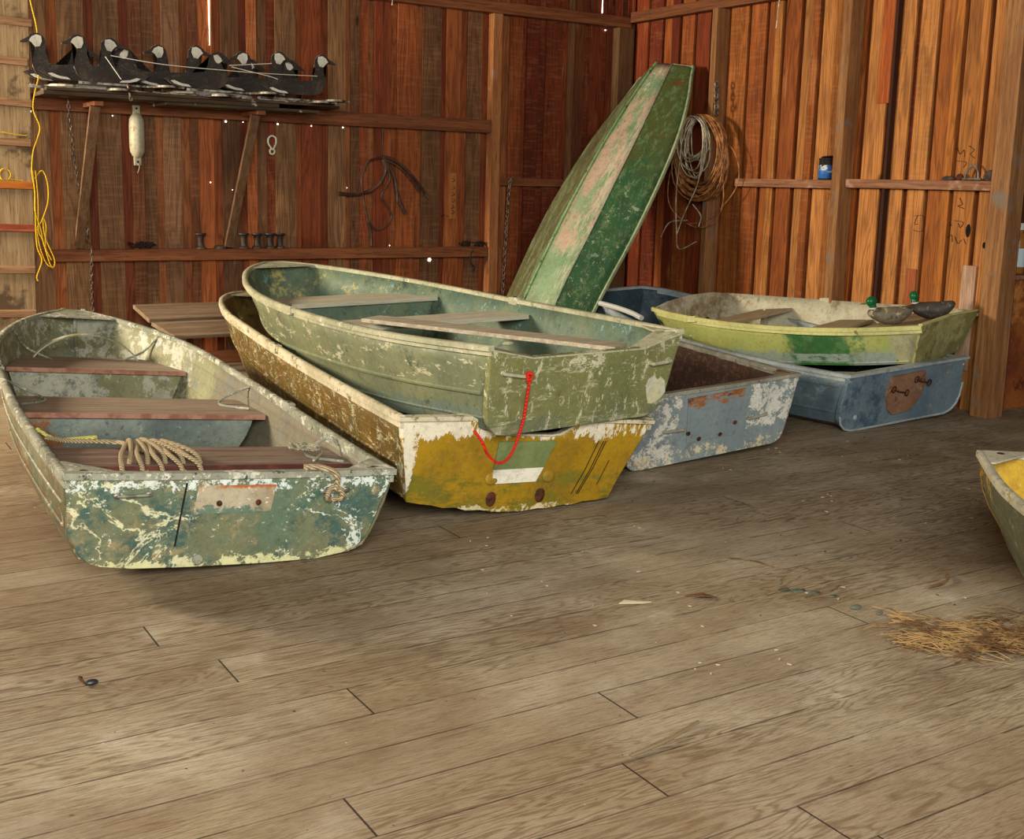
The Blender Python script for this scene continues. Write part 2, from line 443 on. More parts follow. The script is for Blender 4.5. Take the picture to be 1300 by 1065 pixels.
# glowing discs and strips on the boards, standing in for daylight through holes
n = NT('daylight_in_cracks'); em = n.n('ShaderNodeEmission'); em.inputs[0].default_value = (1, .93, .78, 1); em.inputs[1].default_value = 6
n.link(em.outputs[0], n.out.inputs[0]); M_day = n.m
bm = bmesh.new()
for x, z, r in ((1.70, 2.052, .012), (2.32, 2.05, .007), (3.25, 2.05, .012), (3.40, 2.052, .006), (3.71, 2.05, .010), (4.02, 2.05, .007), (4.32, 2.05, .009), (5.21, .862, .026),
                (3.11, 1.54, .007), (2.49, 1.0, .006), (3.30, 1.48, .004), (4.79, 1.0, .006), (7.17, 3.14, .010), (2.45, .20, .006), (3.0, .33, .008), (4.36, 1.52, .004)):
    lathe(bm, [(r * .6, 0), (r * .6, .003)], (x, YB - .0045, z), 10, 'y')
plate(bm, [(3.113, YB - .004, 3.3), (3.124, YB - .004, 3.3), (3.126, YB - .004, 3.0), (3.122, YB - .004, 2.66), (3.119, YB - .004, 2.9)], (0, -1, 0), .003)
plate(bm, [(7.12, YB - .004, 3.30), (7.126, YB - .004, 3.30), (7.126, YB - .004, 3.42), (7.12, YB - .004, 3.42)], (0, -1, 0), .003)
cr = finish(bm, 'crack_glow', M_day, wall_back, smooth=None)
tag(cr, 'bright glow standing in for daylight in nail holes and cracks', kind='structure')

# pencilled marks on the boards
M_ink = plain('dark_pencil', (40, 20, 14), .8)
def stroke(L, r=.0022):
    bm = bmesh.new()
    for p in L: sweep(bm, catmull(p, 5), r, 4)
    return bm
X1 = XR - .003
def yz(*a): return [(X1, y, z) for y, z in a]
L = [yz((6.13, 1.43), (6.04, 1.43), (6.04, 1.32), (6.13, 1.32)), yz((6.10, 1.43), (6.12, 1.37), (6.09, 1.37)),
     yz((5.79, 1.95), (5.76, 1.90), (5.73, 1.93), (5.72, 1.88)), yz((5.69, 1.96), (5.64, 1.93), (5.67, 1.90), (5.63, 1.87)), yz((5.78, 1.85), (5.70, 1.84), (5.72, 1.80)),
     yz((5.73, 1.58), (5.70, 1.53), (5.74, 1.52), (5.68, 1.50)), yz((5.80, 1.40), (5.78, 1.37)), yz((5.76, 1.41), (5.68, 1.40), (5.70, 1.36), (5.72, 1.39)),
     yz((5.81, 1.28), (5.77, 1.30), (5.76, 1.25)), yz((5.74, 1.29), (5.71, 1.24), (5.68, 1.27)), yz((5.66, 1.28), (5.64, 1.24))]
finish(stroke(L), 'pencil_marks', M_ink, wall_right)
bm = bmesh.new()
for y, z, a, b in ((5.63, 1.34, .022, .05), (5.475, 1.24, .022, .024)): ball(bm, (X1 + .002, y, z), 1, .004, a, b, 10)
finish(bm, 'knot_hole', plain('black_knot', (14, 9, 8), .9), wall_right)
Y1 = YB - .003
L = [[(5.45 + dx, Y1, z), (5.47 + dx, Y1, z - .02), (5.44 + dx, Y1, z - .035)] for dx, z in ((0, 1.63), (.005, 1.56), (.0, 1.50), (.01, 1.44), (-.005, 1.38), (0, 1.33))]
L += [[(5.33, Y1, 1.27), (5.36, Y1, 1.29)], [(5.38, Y1, 1.28), (5.41, Y1, 1.27)]]
finish(stroke(L, .003), 'pencil_marks', M_ink, wall_back)
M_note = wood('pale_cut_board', (176, 112, 58), (150, 88, 44), (110, 60, 30), 'z')
bm = bmesh.new(); box(bm, (5.40, YB - .001, 1.25), (5.49, YB + .01, 1.68)); finish(bm, 'pale_strip', M_note, wall_back, smooth=None)

# ================================================================== ROWBOATS
TK = [0, .2, .4, .6, .75, .88, .96, 1.]
def interp(t, X, Y):
    if t <= X[0]: return Y[0]
    for i in range(len(X) - 1):
        if t <= X[i + 1]:
            h = X[i + 1] - X[i]; u = (t - X[i]) / h
            def m(k):
                if k <= 0 or k >= len(X) - 1: return (Y[min(k + 1, len(X) - 1)] - Y[max(k - 1, 0)]) / (X[min(k + 1, len(X) - 1)] - X[max(k - 1, 0)])
                return (Y[k + 1] - Y[k - 1]) / (X[k + 1] - X[k - 1])
            m0, m1 = m(i) * h, m(i + 1) * h
            return (2 * u ** 3 - 3 * u * u + 1) * Y[i] + (u ** 3 - 2 * u * u + u) * m0 + (-2 * u ** 3 + 3 * u * u) * Y[i + 1] + (u ** 3 - u * u) * m1
    return Y[-1]

class Boat:
    def __init__(s, name, label, P, b, bow='point', rc=(.86, .35), zc=.04, bilge=.05, vee=.05, bulge=.01, stem=.9, strake=True, group=None, end_v=.3):
        s.P = P; s.b = b; s.bow = bow; s.rc = rc; s.zc = zc; s.bilge = bilge; s.vee = vee; s.bulge = bulge; s.stem = stem; s.end_v = end_v
        s.L = P['L']; s.Hs = P['Hs']; s.Hb = P['Hb']; s.rake = P['rake']
        e = thing(name, label, 'rowing boat', (P['x'], P['y'], P['z']), group)
        if 'mat' in P:
            e.rotation_mode = 'QUATERNION'; e.rotation_quaternion = Matrix(P['mat']).to_quaternion()
        else:
            e.rotation_mode = 'YXZ'; e.rotation_euler = (P['pitch'], P['roll'], P['yaw'])
        s.e = e
    def zs(s, t): return s.Hs + (s.Hb - s.Hs) * t * t
    def half(s, t):
        """half section from sheer to keel: list of (x, z)"""
        b = max(interp(t, TK, s.b), .012); zs = s.zs(t)
        c = b * (s.rc[0] + (s.rc[1] - s.rc[0]) * t * t)
        if s.bow == 'point':
            e = max(0, (t - .55) / .45)
            zk = -s.vee * (1 - e) + (zs + s.vee) * s.stem * e ** 5
            zc = s.zc + (zs - s.zc) * .55 * e ** 2.2
            zc = max(zc, zk + .01)
        else:
            e = max(0, (t - .45) / .55)
            zk = -s.vee * (1 - e) + zs * s.end_v * e ** 2
            zc = max(s.zc + zs * (s.end_v * .95) * e ** 2, zk + .012)
        bl = s.bilge * min(1, c / .3)
        pts = [(b, zs)]
        for u in (.25, .5, .75):
            x = b + (c - b) * u + s.bulge * math.sin(u * math.pi); z = zs + (zc + bl - zs) * u; pts.append((x, z))
        pts += [(c, zc + bl), (c - bl * .28, zc + bl * .35), (c - bl, zc), (c * .5, (zc + zk) / 2 + .0), (0, zk)]
        return pts
    def sec(s, t):
        h = s.half(t)
        return [(-x, z) for x, z in h] + [(x, z) for x, z in h[-2::-1]]
    def off(s, t, z): return s.rake * (1 - z / s.Hs) * max(0, 1 - t / .18)
    def pt(s, t, x, z): return Vector((x, t * s.L + s.off(t, z), z))
    def hull(s, m_out, m_in, th=.010, label=None):
        bm = bmesh.new(); ts = [0, .03, .06, .1, .15, .2, .27, .34, .41, .48, .55, .62, .68, .73, .78, .82, .86, .89, .92, .945, .965, .982, .993, 1.0]
        rings = [[bm.verts.new(s.pt(t, x, z)) for x, z in s.sec(t)] for t in ts]
        for A, B in zip(rings[:-1], rings[1:]):
            for k in range(len(A) - 1): bm.faces.new((A[k], A[k + 1], B[k + 1], B[k]))
        if s.bow == 'point': bm.faces.new(rings[-1])
        bmesh.ops.recalc_face_normals(bm, faces=bm.faces)
        if sum(f.normal.x * (1 if f.calc_center_median().x > 0 else -1) * f.calc_area() for f in bm.faces) < 0:
            bmesh.ops.reverse_faces(bm, faces=bm.faces)
        o = finish(bm, 'hull', [m_out, m_in], s.e, smooth=28, normals=False)
        md = o.modifiers.new('Solidify', 'SOLIDIFY'); md.thickness = th; md.offset = -1; md.material_offset = 1; md.use_even_offset = False
        if label: o['label'] = label
        s.h = o; return o
    def sheer(s, side, t0=0, t1=1, n=40, dx=0, dz=0):
        out = []
        for i in range(n + 1):
            t = t0 + (t1 - t0) * i / n; b = max(interp(t, TK, s.b), .012)
            p = s.pt(t, side * (b + dx), s.zs(t)); p.z += dz; out.append(p)
        return out
    def gunwale(s, mat, w=.028, h=.022, label=None, lip=0.0, bowcap=True):
        bm = bmesh.new()
        prof = [(-w / 2, -h / 2), (w / 2, -h / 2), (w / 2, h * .3), (w * .3, h / 2), (-w * .3, h / 2), (-w / 2, h * .3)]
        path = s.sheer(-1) + (s.sheer(1)[::-1] if (s.b[-1] < .3 or bowcap) else [])
        P = [path[0]]
        for q in path[1:]:
            if (q - P[-1]).length > .012: P.append(q)
        sweep(bm, P, 0, prof=prof, up=(0, 0, 1))
        if lip:
            for sd in (-1, 1):
                q = s.sheer(sd, 0, .97, dx=-.004, dz=-h * .5 - lip / 2)
                sweep(bm, q, 0, prof=[(-.009, -lip / 2), (.009, -lip / 2), (.009, lip / 2), (-.009, lip / 2)], up=(0, 0, 1))
        o = finish(bm, 'gunwale', mat, s.e, smooth=40)
        if label: o['label'] = label
        return o
    def strake(s, mat, u, t0=.02, t1=.93, r=.007, name='strake'):
        """raised rib pressed along both sides, u = how far down the side"""
        bm = bmesh.new()
        for sd in (-1, 1):
            P = []
            for i in range(36):
                t = t0 + (t1 - t0) * i / 35; h = s.half(t); k = u * 4; a = int(min(k, 3.999)); w = k - a
                x = h[a][0] + (h[a + 1][0] - h[a][0]) * w; z = h[a][1] + (h[a + 1][1] - h[a][1]) * w
                P.append(s.pt(t, sd * (x + r * .35), z))
            sweep(bm, P, r, 6)
        return finish(bm, name, mat, s.e)
    def tr(s, x, v, d=0.0):
        """point on the stern face: x across, v up along the raked plane, d aft of it"""
        ev = Vector((0, -s.rake, s.Hs)).normalized(); nv = Vector((0, -s.Hs, -s.rake)).normalized()
        return Vector((0, s.rake, 0)) + Vector((x, 0, 0)) + ev * v + nv * d
    def nv(s): return Vector((0, -s.Hs, -s.rake)).normalized()
    def transom(s, outline, mat, th=.03, d=.006, name='transom', label=None, bevel=.004):
        bm = bmesh.new(); plate(bm, [s.tr(x, v, d) for x, v in outline], s.nv(), th)
        o = finish(bm, name, mat, s.e, smooth=30, bevel=bevel)
        if label: o['label'] = label
        return o
    def panel(s, outline, mat, th=.004, d=.010, name='patch_panel', label=None):
        bm = bmesh.new(); plate(bm, [s.tr(x, v, d) for x, v in outline], s.nv(), th)
        o = finish(bm, name, mat, s.e, smooth=None)
        if label: o['label'] = label
        return o
    def rail(s, pts, mat, w=.022, h=.016, d=.0, name='transom_rail', label=None):
        bm = bmesh.new(); P = [s.tr(x, v, d) for x, v in pts]
        sweep(bm, P, 0, prof=[(-w / 2, -h / 2), (w / 2, -h / 2), (w / 2, h / 2), (-w / 2, h / 2)], up=(0, 0, 1))
        o = finish(bm, name, mat, s.e, smooth=40, bevel=.002)
        if label: o['label'] = label
        return o
    def inner(s, t, z):
        h = s.half(t)
        for (x0, z0), (x1, z1) in zip(h[:-1], h[1:]):
            if z <= z0 and z >= z1: return x0 + (x1 - x0) * (z0 - z) / max(1e-6, z0 - z1)
        return h[0][0] if z > h[0][1] else .04
    def thwart(s, y0, y1, z, mat, th=.028, gap=.02, name='thwart', x0=None, x1=None, box_mat=None, edge_mat=None, label=None, box_arc=False, box_bot=.0):
        bm = bmesh.new(); V = []
        for y in (y0, (y0 + y1) / 2, y1):
            w = s.inner(y / s.L, z - .01) - gap
            V.append(((-w if x0 is None else x0), (w if x1 is None else x1), y))
        for a, b_ in zip(V[:-1], V[1:]): pass
        pts = [(v[0], v[2], z) for v in V] + [(v[1], v[2], z) for v in V[::-1]]
        A = [bm.verts.new(p) for p in pts]; B = [bm.verts.new((p[0], p[1], p[2] - th)) for p in pts]
        f = bm.faces.new(A); g = bm.faces.new(B[::-1])
        for i in range(len(A)):
            j = (i + 1) % len(A); q = bm.faces.new((A[j], A[i], B[i], B[j])); q.material_index = 1 if edge_mat else 0
        o = finish(bm, name, [mat, edge_mat] if edge_mat else mat, s.e, smooth=None, bevel=.003)
        if label: o['label'] = label
        if box_mat:
            bm = bmesh.new(); ya, yb = y0 + .03, y1 - .03
            rows = []
            for k in range(9):
                u = k / 8
                if box_arc: yy0 = ya + (yb - ya) * .30 * (1 - math.cos(u * math.pi / 2)); yy1 = yb - (yb - ya) * .30 * (1 - math.cos(u * math.pi / 2))
                else: yy0, yy1 = ya, yb
                zz = z - th + (box_bot - (z - th)) * u
                w0, w1 = [max(s.inner(q / s.L, zz) - gap - .008 - (.05 if box_arc else 0), .03) for q in (yy0, yy1)]
                rows.append([bm.verts.new((-w0, yy0, zz)), bm.verts.new((w0, yy0, zz)), bm.verts.new((w1, yy1, zz)), bm.verts.new((-w1, yy1, zz))])
            for A, B in zip(rows[:-1], rows[1:]):
                for k in range(4): bm.faces.new((A[k], A[(k + 1) % 4], B[(k + 1) % 4], B[k]))
            bm.faces.new(rows[0][::-1]); bm.faces.new(rows[-1])
            finish(bm, 'seat_box', box_mat, o, smooth=30)
        return o
    def knees(s, mat, a=.16, c=.20, hole=None, zoff=.012):
        for sd in (-1, 1):
            bm = bmesh.new(); b = s.b[0]
            zt = s.Hs + zoff
            outer = [(sd * (b + .012), -.012), (sd * (b - c), -.012), (sd * (b - c + .02), .02), (sd * (interp(a / s.L, TK, s.b) - .03), a + .02), (sd * (interp((a + .03) / s.L, TK, s.b) + .012), a + .03)]
            pts = [(x, y, zt) for x, y in outer]
            if sd < 0: pts = pts[::-1]
            plate(bm, pts, (0, 0, 1), .008)
            o = finish(bm, 'corner_plate', mat, s.e, smooth=None, bevel=.002)
            if hole:
                bm = bmesh.new(); lathe(bm, [(.016, 0), (.016, .0015)], (sd * (b - .07), .045, zt + .0003), 12)
                finish(bm, 'drain_hole', hole, o)
    def bowplate(s, mat, t0=.90, zoff=.008):
        bm = bmesh.new(); P = s.sheer(-1, t0, 1, 8) + s.sheer(1, t0, 1, 8)[::-1]
        z0 = min(p.z for p in P)
        A = [bm.verts.new((p.x, p.y, p.z + zoff)) for p in P]; B = [bm.verts.new((p.x, p.y, p.z + zoff - .008)) for p in P]
        n = len(A); h = n // 2
        for k in range(h - 1):
            bm.faces.new((A[k], A[k + 1], A[n - 2 - k], A[n - 1 - k])); bm.faces.new((B[n - 1 - k], B[n - 2 - k], B[k + 1], B[k]))
        for i in range(n): bm.faces.new((A[(i + 1) % n], A[i], B[i], B[(i + 1) % n]))
        return finish(bm, 'bow_plate', mat, s.e, smooth=30)
    def handle(s, x0, v0, x1, v1, mat, out=.028, r=.007, name='handle', label=None):
        a, b_ = s.tr(x0, v0, .0), s.tr(x1, v1, .0); nv = s.nv()
        bm = bmesh.new(); sweep(bm, catmull([a, a + nv * out * .8, a * .9 + b_ * .1 + nv * out, a * .1 + b_ * .9 + nv * out, b_ + nv * out * .8, b_], 4), r, 8)
        for q in (a, b_):
            ball(bm, q + nv * .008, 1, .016, .006, .012, 10)
        o = finish(bm, name, mat, s.e)
        if label: o['label'] = label
        return o
    def oarlock(s, side, t, mat):
        b = interp(t, TK, s.b); p = s.pt(t, side * (b + .004), s.zs(t)); bm = bmesh.new()
        box(bm, (p.x - .022, p.y - .045, p.z - .03), (p.x + .022, p.y + .045, p.z + .02))
        o = finish(bm, 'oarlock_socket', mat, s.e, smooth=None, bevel=.005)
        bm = bmesh.new(); lathe(bm, [(.009, .0), (.009, .004)], (p.x, p.y, p.z + .02), 10); finish(bm, 'socket_hole', M_hole, o)
        return o

M_hole = plain('black_hole', (12, 10, 9), .9)
M_rust = plain('rusty_iron', (92, 48, 28), .8, .2, (52, 30, 22), 30)
M_steel = plain('dull_steel', (150, 148, 138), .45, .6, (110, 104, 92), 25)
M_alu = paint('scuffed_aluminium', (158, 158, 142), (120, 124, 108), [((196, 192, 176), 14, .58, .64), ((70, 66, 54), 16, .62, .68)], .5)
def rope_mat(name, c, c2):
    n = NT(name); w = n.n('ShaderNodeTexWave', bands_direction='DIAGONAL'); n.link(n.oc(), w.inputs['Vector']); w.inputs['Scale'].default_value = 45; w.inputs['Distortion'].default_value = 2
    n.bump(w.outputs['Fac'], .8, .004)
    return n.done(n.mix(n.ramp(w.outputs['Fac'], .1, .6), lin(c2), lin(c)), .85)
M_rope = rope_mat('tan_rope', (188, 170, 134), (116, 98, 68))
M_cord = rope_mat('greyish_cord', (176, 172, 146), (112, 108, 88))
M_yrope = rope_mat('yellow_rope', (226, 186, 32), (176, 136, 14))
M_rrope = rope_mat('red_rope', (226, 50, 30), (172, 24, 16))
M_grime = ((58, 52, 40), 5, .58, .72)

# ---------------------------------------------------------------- A: grey-green boat, front left
mA_out = paint('grey_green_flaking_paint', (116, 116, 84), (96, 92, 64), [((190, 188, 152), 9, .57, .60, (1, 1, 1), None, 'flake'), ((112, 76, 42), 4, .48, .62), ((62, 96, 78), 10, .56, .60), ((64, 58, 40), 8, .58, .66)], .6)
mA_in = paint('olive_inner_paint', (132, 132, 98), (118, 118, 86), [((172, 172, 154), 3.2, .50, .53, (1, 1, 1), [('y', 2.2, 2.9)], 'flake'), ((112, 106, 86), 3, .20, .42, (1, 1, 1), [('y', 2.9, 2.2)]), ((96, 106, 102), 5, .52, .66), ((86, 74, 50), 7, .60, .70), ((216, 212, 196), 30, .66, .70)], .6)
mA_tr = paint('green_transom_flaking', (96, 118, 96), (118, 122, 92), [((70, 98, 90), 3, .48, .58), ((154, 142, 104), 5, .52, .64),
     ((222, 220, 178), 3.2, .525, .56, (1, 1, 1), [('x', .15, -.2)], 'vein'), ((220, 230, 216), 4.0, .53, .56, (1, 1, 1), [('x', -.1, .35)], 'vein'), ((224, 222, 168), 6, .47, .50, (1, 1, 1), [('z', .14, -.05)], 'flake'), ((226, 236, 228), 13, .50, .53, (1, 1, 1), [('z', .20, .30)], 'flake'), ((224, 224, 196), 11, .60, .62, (1, 1, 1), None, 'flake'),
     ((196, 222, 226), 12, .64, .66), ((116, 66, 38), 11, .66, .70)], .55, vscale=4)
mA_rim = paint('worn_grey_rim', (150, 152, 134), (112, 116, 98), [((208, 206, 188), 12, .54, .58, (1, 1, 1), None, 'flake'), ((58, 68, 60), 14, .56, .62)], .55)
mSeat = wood('dusty_brown_seat', (148, 134, 116), (128, 110, 92), (96, 72, 58), 'x')
mSeatD = wood('varnished_brown_seat', (134, 118, 106), (108, 86, 74), (72, 46, 38), 'x', rough=.5)
mEdge = plain('pink_brown_edge', (170, 126, 104), .7, 0, (140, 92, 72), 12)
mEdgeD = plain('dark_red_brown_edge', (98, 48, 36), .6, 0, (70, 34, 26), 10)
mGalv = paint('galvanised_seat_box', (150, 160, 148), (112, 126, 122), [((208, 214, 204), 34, .60, .64), ((168, 104, 48), 7, .46, .58, (1, 1, 1), [('x', -.28, -.42)]), ((112, 66, 30), 12, .46, .56, (1, 1, 1), [('z', .09, .02)]), ((74, 96, 112), 4, .56, .64)], .5, metal=.2)
A = Boat('rowing_boat', 'grey green aluminium rowing boat with three brown seats, standing lowest at the front left', 
  dict(x=1.456, y=4.383, z=.078, yaw=-.0352, pitch=.0093, roll=.0879, L=3.865, Hs=.354, Hb=.553, rake=.092), [.661, .672, .672, .635, .575, .41, .22, .075],
  rc=(.93, .76), zc=-.02, bilge=.09, vee=.05, bulge=.012)
A.hull(mA_out, mA_in)
OA = [(-.665, .366), (-.652, .26), (-.637, .12), (-.612, .08), (-.59, .03), (-.55, -.01), (-.50, -.03), (-.38, -.046), (-.15, -.052), (.15, -.052), (.38, -.044), (.50, -.02), (.56, .01), (.595, .06), (.612, .12), (.63, .22), (.665, .366)]
A.transom(OA, mA_tr, label='flaking green stern board')
A.panel([(-.2165, .335), (-.2285, .052), (-.2215, .050), (-.2095, .335)], plain('black_seam', (22, 24, 20), .8), d=.0085, th=.004, name='seam')
A.panel([(-.165, .322), (.15, .322), (.145, .20), (-.17, .195)], paint('rust_bare_patch', (186, 176, 150), (152, 134, 104), [((176, 98, 48), 6, .42, .56, (1, 1, 1), [('z', .24, .31)]), ((104, 128, 110), 9, .47, .51, (1, 1, 1), [('z', .30, .20)]), ((222, 214, 190), 16, .58, .61)], .6), d=.008, th=.002, name='bare_patch', label='bare rust stained motor patch')
A.rail([(-.672, .366), (-.3, .360), (.3, .360), (.672, .366)], mA_rim, .05, .026, -.012)
A.gunwale(mA_rim, .034, .026, lip=.03)
A.knees(mA_rim, .19, .23, M_hole)
A.bowplate(mA_rim, .945)
mA_hullrib = mA_out
A.strake(mA_rim, .42, r=.006); A.strake(mA_out, .8, r=.008)
A.thwart(.42, .78, .295, mSeatD, edge_mat=mEdgeD, label='dark varnished rear seat')
A.thwart(1.62, 2.08, .285, mSeat, edge_mat=mEdge, box_mat=mGalv, box_arc=True, box_bot=0.0)
A.thwart(2.88, 3.36, .315, mSeat, edge_mat=mEdge, box_mat=mA_in, box_bot=.08)
A.handle(-.47, .285, -.35, .29, M_steel, .016, .006); A.handle(.36, .285, .46, .29, M_steel, .016, .006)
for x, v in ((-.075, .245), (.085, .245)):
    bm = bmesh.new(); p = A.tr(x, v, .014); ball(bm, p, .012, 1, .6, 1, 10); finish(bm, 'bolt_head', M_rust, A.e)
bm = bmesh.new(); lathe(bm, [(.020, 0), (.020, .010), (.013, .012), (.013, .004)], (-.13, -.055, -.005), 16, 'y')
for v in bm.verts: v.co = A.tr(-.13, -.012, .0) + Vector((v.co.x + .13, v.co.y + .052 - .020, v.co.z + .005))
finish(bm, 'drain_plug', mA_rim, A.e)
# low bulkhead flange inside the bow and the stem seam
bm = bmesh.new()
P = [A.pt(.86, x, z) for x, z in ((-.36, .22), (-.30, .34), (-.18, .43), (0, .47), (.18, .43), (.30, .34), (.36, .22))]
sweep(bm, catmull(P, 6), 0, prof=[(-.03, -.004), (.03, -.004), (.03, .004), (-.03, .004)], up=(0, 0, 1)); finish(bm, 'bow_bulkhead', mA_in, A.e)
bm = bmesh.new(); sweep(bm, catmull([A.pt(.985, 0, A.zs(.985) - .02), A.pt(.97, 0, .42), A.pt(.93, 0, .25), A.pt(.86, 0, .06), A.pt(.75, 0, -.02)], 8), .012, 8); finish(bm, 'stem_bar', mA_in, A.e)
bm = bmesh.new()
for u in (.25, .45, .65, .85):
    for sd in (-1, 1):
        PP = []
        for i in range(24):
            t = .04 + .8 * i / 23; h = A.half(t); k = u * 4; a = int(min(k, 3.999)); w = k - a
            PP.append(A.pt(t, sd * (h[a][0] + (h[a + 1][0] - h[a][0]) * w - .011), h[a][1] + (h[a + 1][1] - h[a][1]) * w))
        sweep(bm, PP, .0035, 5)
finish(bm, 'pressed_rib', mA_in, A.e)
A.oarlock(1, .36, M_alu); A.oarlock(-1, .55, M_alu)
# wire seat hangers
for (y, z, sd) in ((1.95, .285, 1), (.62, .295, 1), (3.3, .30, 1), (3.3, .30, -1), (2.0, .285, -1)):
    w = A.inner(y / A.L, z) - .02; top = A.pt(y / A.L, sd * (interp(y / A.L, TK, A.b) - .012), A.zs(y / A.L) - .02)
    tube('seat_hanger', [top, (sd * (w - .03), y + .03, z + .07), (sd * (w - .14), y, z + .02), (sd * (w - .16), y - .10, z + .008), (sd * (w - .04), y - .20, z + .008)], .0075, mA_rim, A.e)
AM = Matrix.Translation((1.456, 4.383, .078)) @ (Matrix.Rotation(-.0352, 4, 'Z') @ Matrix.Rotation(.0093, 4, 'X') @ Matrix.Rotation(.0879, 4, 'Y'))
def aw(p): return AM @ Vector(p)
# tan rope bundle over the rear seat
pts = []
r1 = [(-.62, .74, .345), (-.52, .80, .318), (-.40, .80, .316), (-.30, .76, .316), (-.24, .66, .318), (-.22, .56, .320)]
loops = []
for k in range(5):
    x = -.335 + k * .045
    sp_ = (k - 1.5) * .035
    loops += [(x - sp_ * .4, .76 - .03 * (k % 3), .318 + .012 * (k % 2)), (x + .02, .64, .336), (x + sp_ * .6, .47, .330), (x + sp_ + .01, .395, .300), (x + sp_ + .03, .39, .22 + .02 * (k % 2)), (x + sp_ * .7 + .05, .50, .322), (x - sp_ * .3 + .03, .66, .348)]
ro = tube('mooring_rope', [aw(p) for p in r1 + loops + [(-.10, .70, .318), (-.08, .60, .318)]], .0105, M_rope, n=6)
tag(ro, 'tan braided rope looped over the dark rear seat of the front left boat', 'rope')
ye = tube('yellow_line', [aw(p) for p in ((-.655, .78, .375), (-.61, .75, .350), (-.56, .79, .325), (-.47, .82, .325), (-.40, .80, .335))], .008, rope_mat('pale_yellow_green_line', (206, 204, 108), (160, 160, 70)), ro); ye['label'] = 'pale yellow green end of the line'
# cord knot on the starboard end of the rear seat
kn = []
for k in range(26):
    a = k * .9; kn.append((.44 + .05 * math.cos(a) + .008 * k * .3, .60 + .06 * math.sin(a * 1.3), .318 + .010 + .012 * abs(math.sin(k * 1.9))))
o = tube('tangled_cord', [aw(p) for p in kn + [(.56, .58, .318), (.50, .47, .312), (.47, .44, .306)]], .0065, M_cord, n=4)
tag(o, 'tangled grey cord knotted on the right end of the dark rear seat', 'cord')
# short rope from the stern rail through a ring
rp = [A.tr(.27, .375, -.035), A.tr(.31, .385, -.02), A.tr(.36, .388, .006), A.tr(.395, .370, .020), A.tr(.405, .33, .022), A.tr(.40, .30, .024)]
o = tube('short_tan_rope', [AM @ p for p in rp], .013, M_rope); tag(o, 'short thick tan rope hung over the stern of the front left boat', 'rope')
rg = [A.tr(.40 + .034 * math.cos(a), .278 + .03 * math.sin(a), .024 + .012 * math.cos(2 * a)) for a in [2 * math.pi * k / 14 for k in range(14)]]
bm = bmesh.new(); sweep(bm, [AM @ p for p in rg], .011, 8, closed=True); finish(bm, 'eye_splice', M_rope, o)

# ---------------------------------------------------------------- B: ochre jon boat under the green one
mB_out = paint('ochre_scratched_side', (116, 88, 28), (98, 76, 30), [((96, 84, 42), 3, .50, .60), ((196, 182, 138), 22, .57, .62, (1, .35, 1.5)), ((176, 172, 138), 9, .57, .60, (1, 1, 1), None, 'flake'), ((186, 176, 140), 6, .555, .58, (1, 1, 1), None, 'vein'), ((78, 56, 26), 6, .58, .68), ((110, 110, 80), 5, .52, .60, (1, 1, 1), [('z', .28, .38)])], .55)
mB_in = paint('ochre_inner', (128, 110, 56), (104, 84, 36), [((170, 166, 136), 8, .60, .64), ((60, 50, 34), 4, .52, .66)], .6)
mB_tr = paint('ochre_transom_peeling_white', (168, 132, 26), (142, 112, 26), [((120, 112, 34), 4, .47, .60, (.6, 1, 1.5), [('z', .26, .12)]), ((238, 232, 208), 5.5, .43, .45, (1.8, 1, .5), [('z', .20, .37), ], 'flake'),
     ((226, 214, 172), 6, .49, .53, (1, 1, 1), [('z', .05, -.04)], 'flake'), ((112, 56, 26), 10, .68, .72), ((236, 230, 206), 9, .46, .50, (1, 1, .5), [('x', -.52, -.60)], 'flake'), ((84, 62, 24), 16, .66, .70, (2.5, 1, .4))], .5, vscale=3)
mB_rim = paint('cream_worn_rim', (204, 196, 168), (176, 168, 136), [((116, 104, 64), 9, .55, .62), ((150, 130, 60), 6, .60, .66)], .5)
B = Boat('rowing_boat', 'ochre yellow boat with peeling white paint and notched stern, lying under the olive green boat',
  dict(x=2.928, y=4.532, z=.080, yaw=-.0217, pitch=.0286, roll=.0912, L=4.269, Hs=.422, Hb=.50, rake=.114), [.696, .665, .625, .565, .505, .375, .215, .06],
  rc=(.83, .55), zc=.0, bilge=.03, vee=.055, bulge=.004)
B.hull(mB_out, mB_in)
OB = [(-.70, .430), (-.66, .30), (-.60, .10), (-.577, .005), (-.50, -.010), (-.44, -.018), (-.38, -.034), (-.31, -.034), (-.25, -.052), (-.17, -.052), (-.09, -.066), (.07, -.068), (.16, -.054), (.22, -.056), (.30, -.040), (.36, -.040), (.42, -.022), (.50, -.016), (.575, -.004),
      (.595, .10), (.655, .30), (.70, .430), (.33, .434), (.28, .425), (.17, .352), (.12, .345), (-.14, .352), (-.19, .362), (-.33, .432), (-.38, .446)]
B.transom(OB, mB_tr, th=.045, label='ochre stern board with peeling white paint')
mPan = paint('sage_green_panel', (122, 136, 84), (112, 126, 78), [((80, 96, 56), 3, .6, .7)], .5)
mPanW = paint('white_strip', (238, 234, 214), None, [((120, 90, 60), 30, .74, .76)], .5)
B.panel([(-.172, .325), (.150, .330), (.118, .188), (-.160, .176)], mPan, d=.016, th=.008, label='sage green patch panel')
B.panel([(-.160, .174), (.118, .186), (.095, .108), (-.150, .098)], mPanW, d=.016, th=.008, label='white strip of the patch panel')
B.rail([(.705, .432), (.33, .438)], mB_rim, .06, .02, -.008); B.rail([(-.715, .432), (-.345, .442)], mB_rim, .06, .02, -.008)
B.rail([(.33, .440), (.28, .431), (.17, .357), (.12, .350), (-.14, .357), (-.19, .367), (-.345, .442)], mB_rim, .045, .012, -.012, name='notch_trim')
B.gunwale(mB_rim, .036, .03, lip=.03)
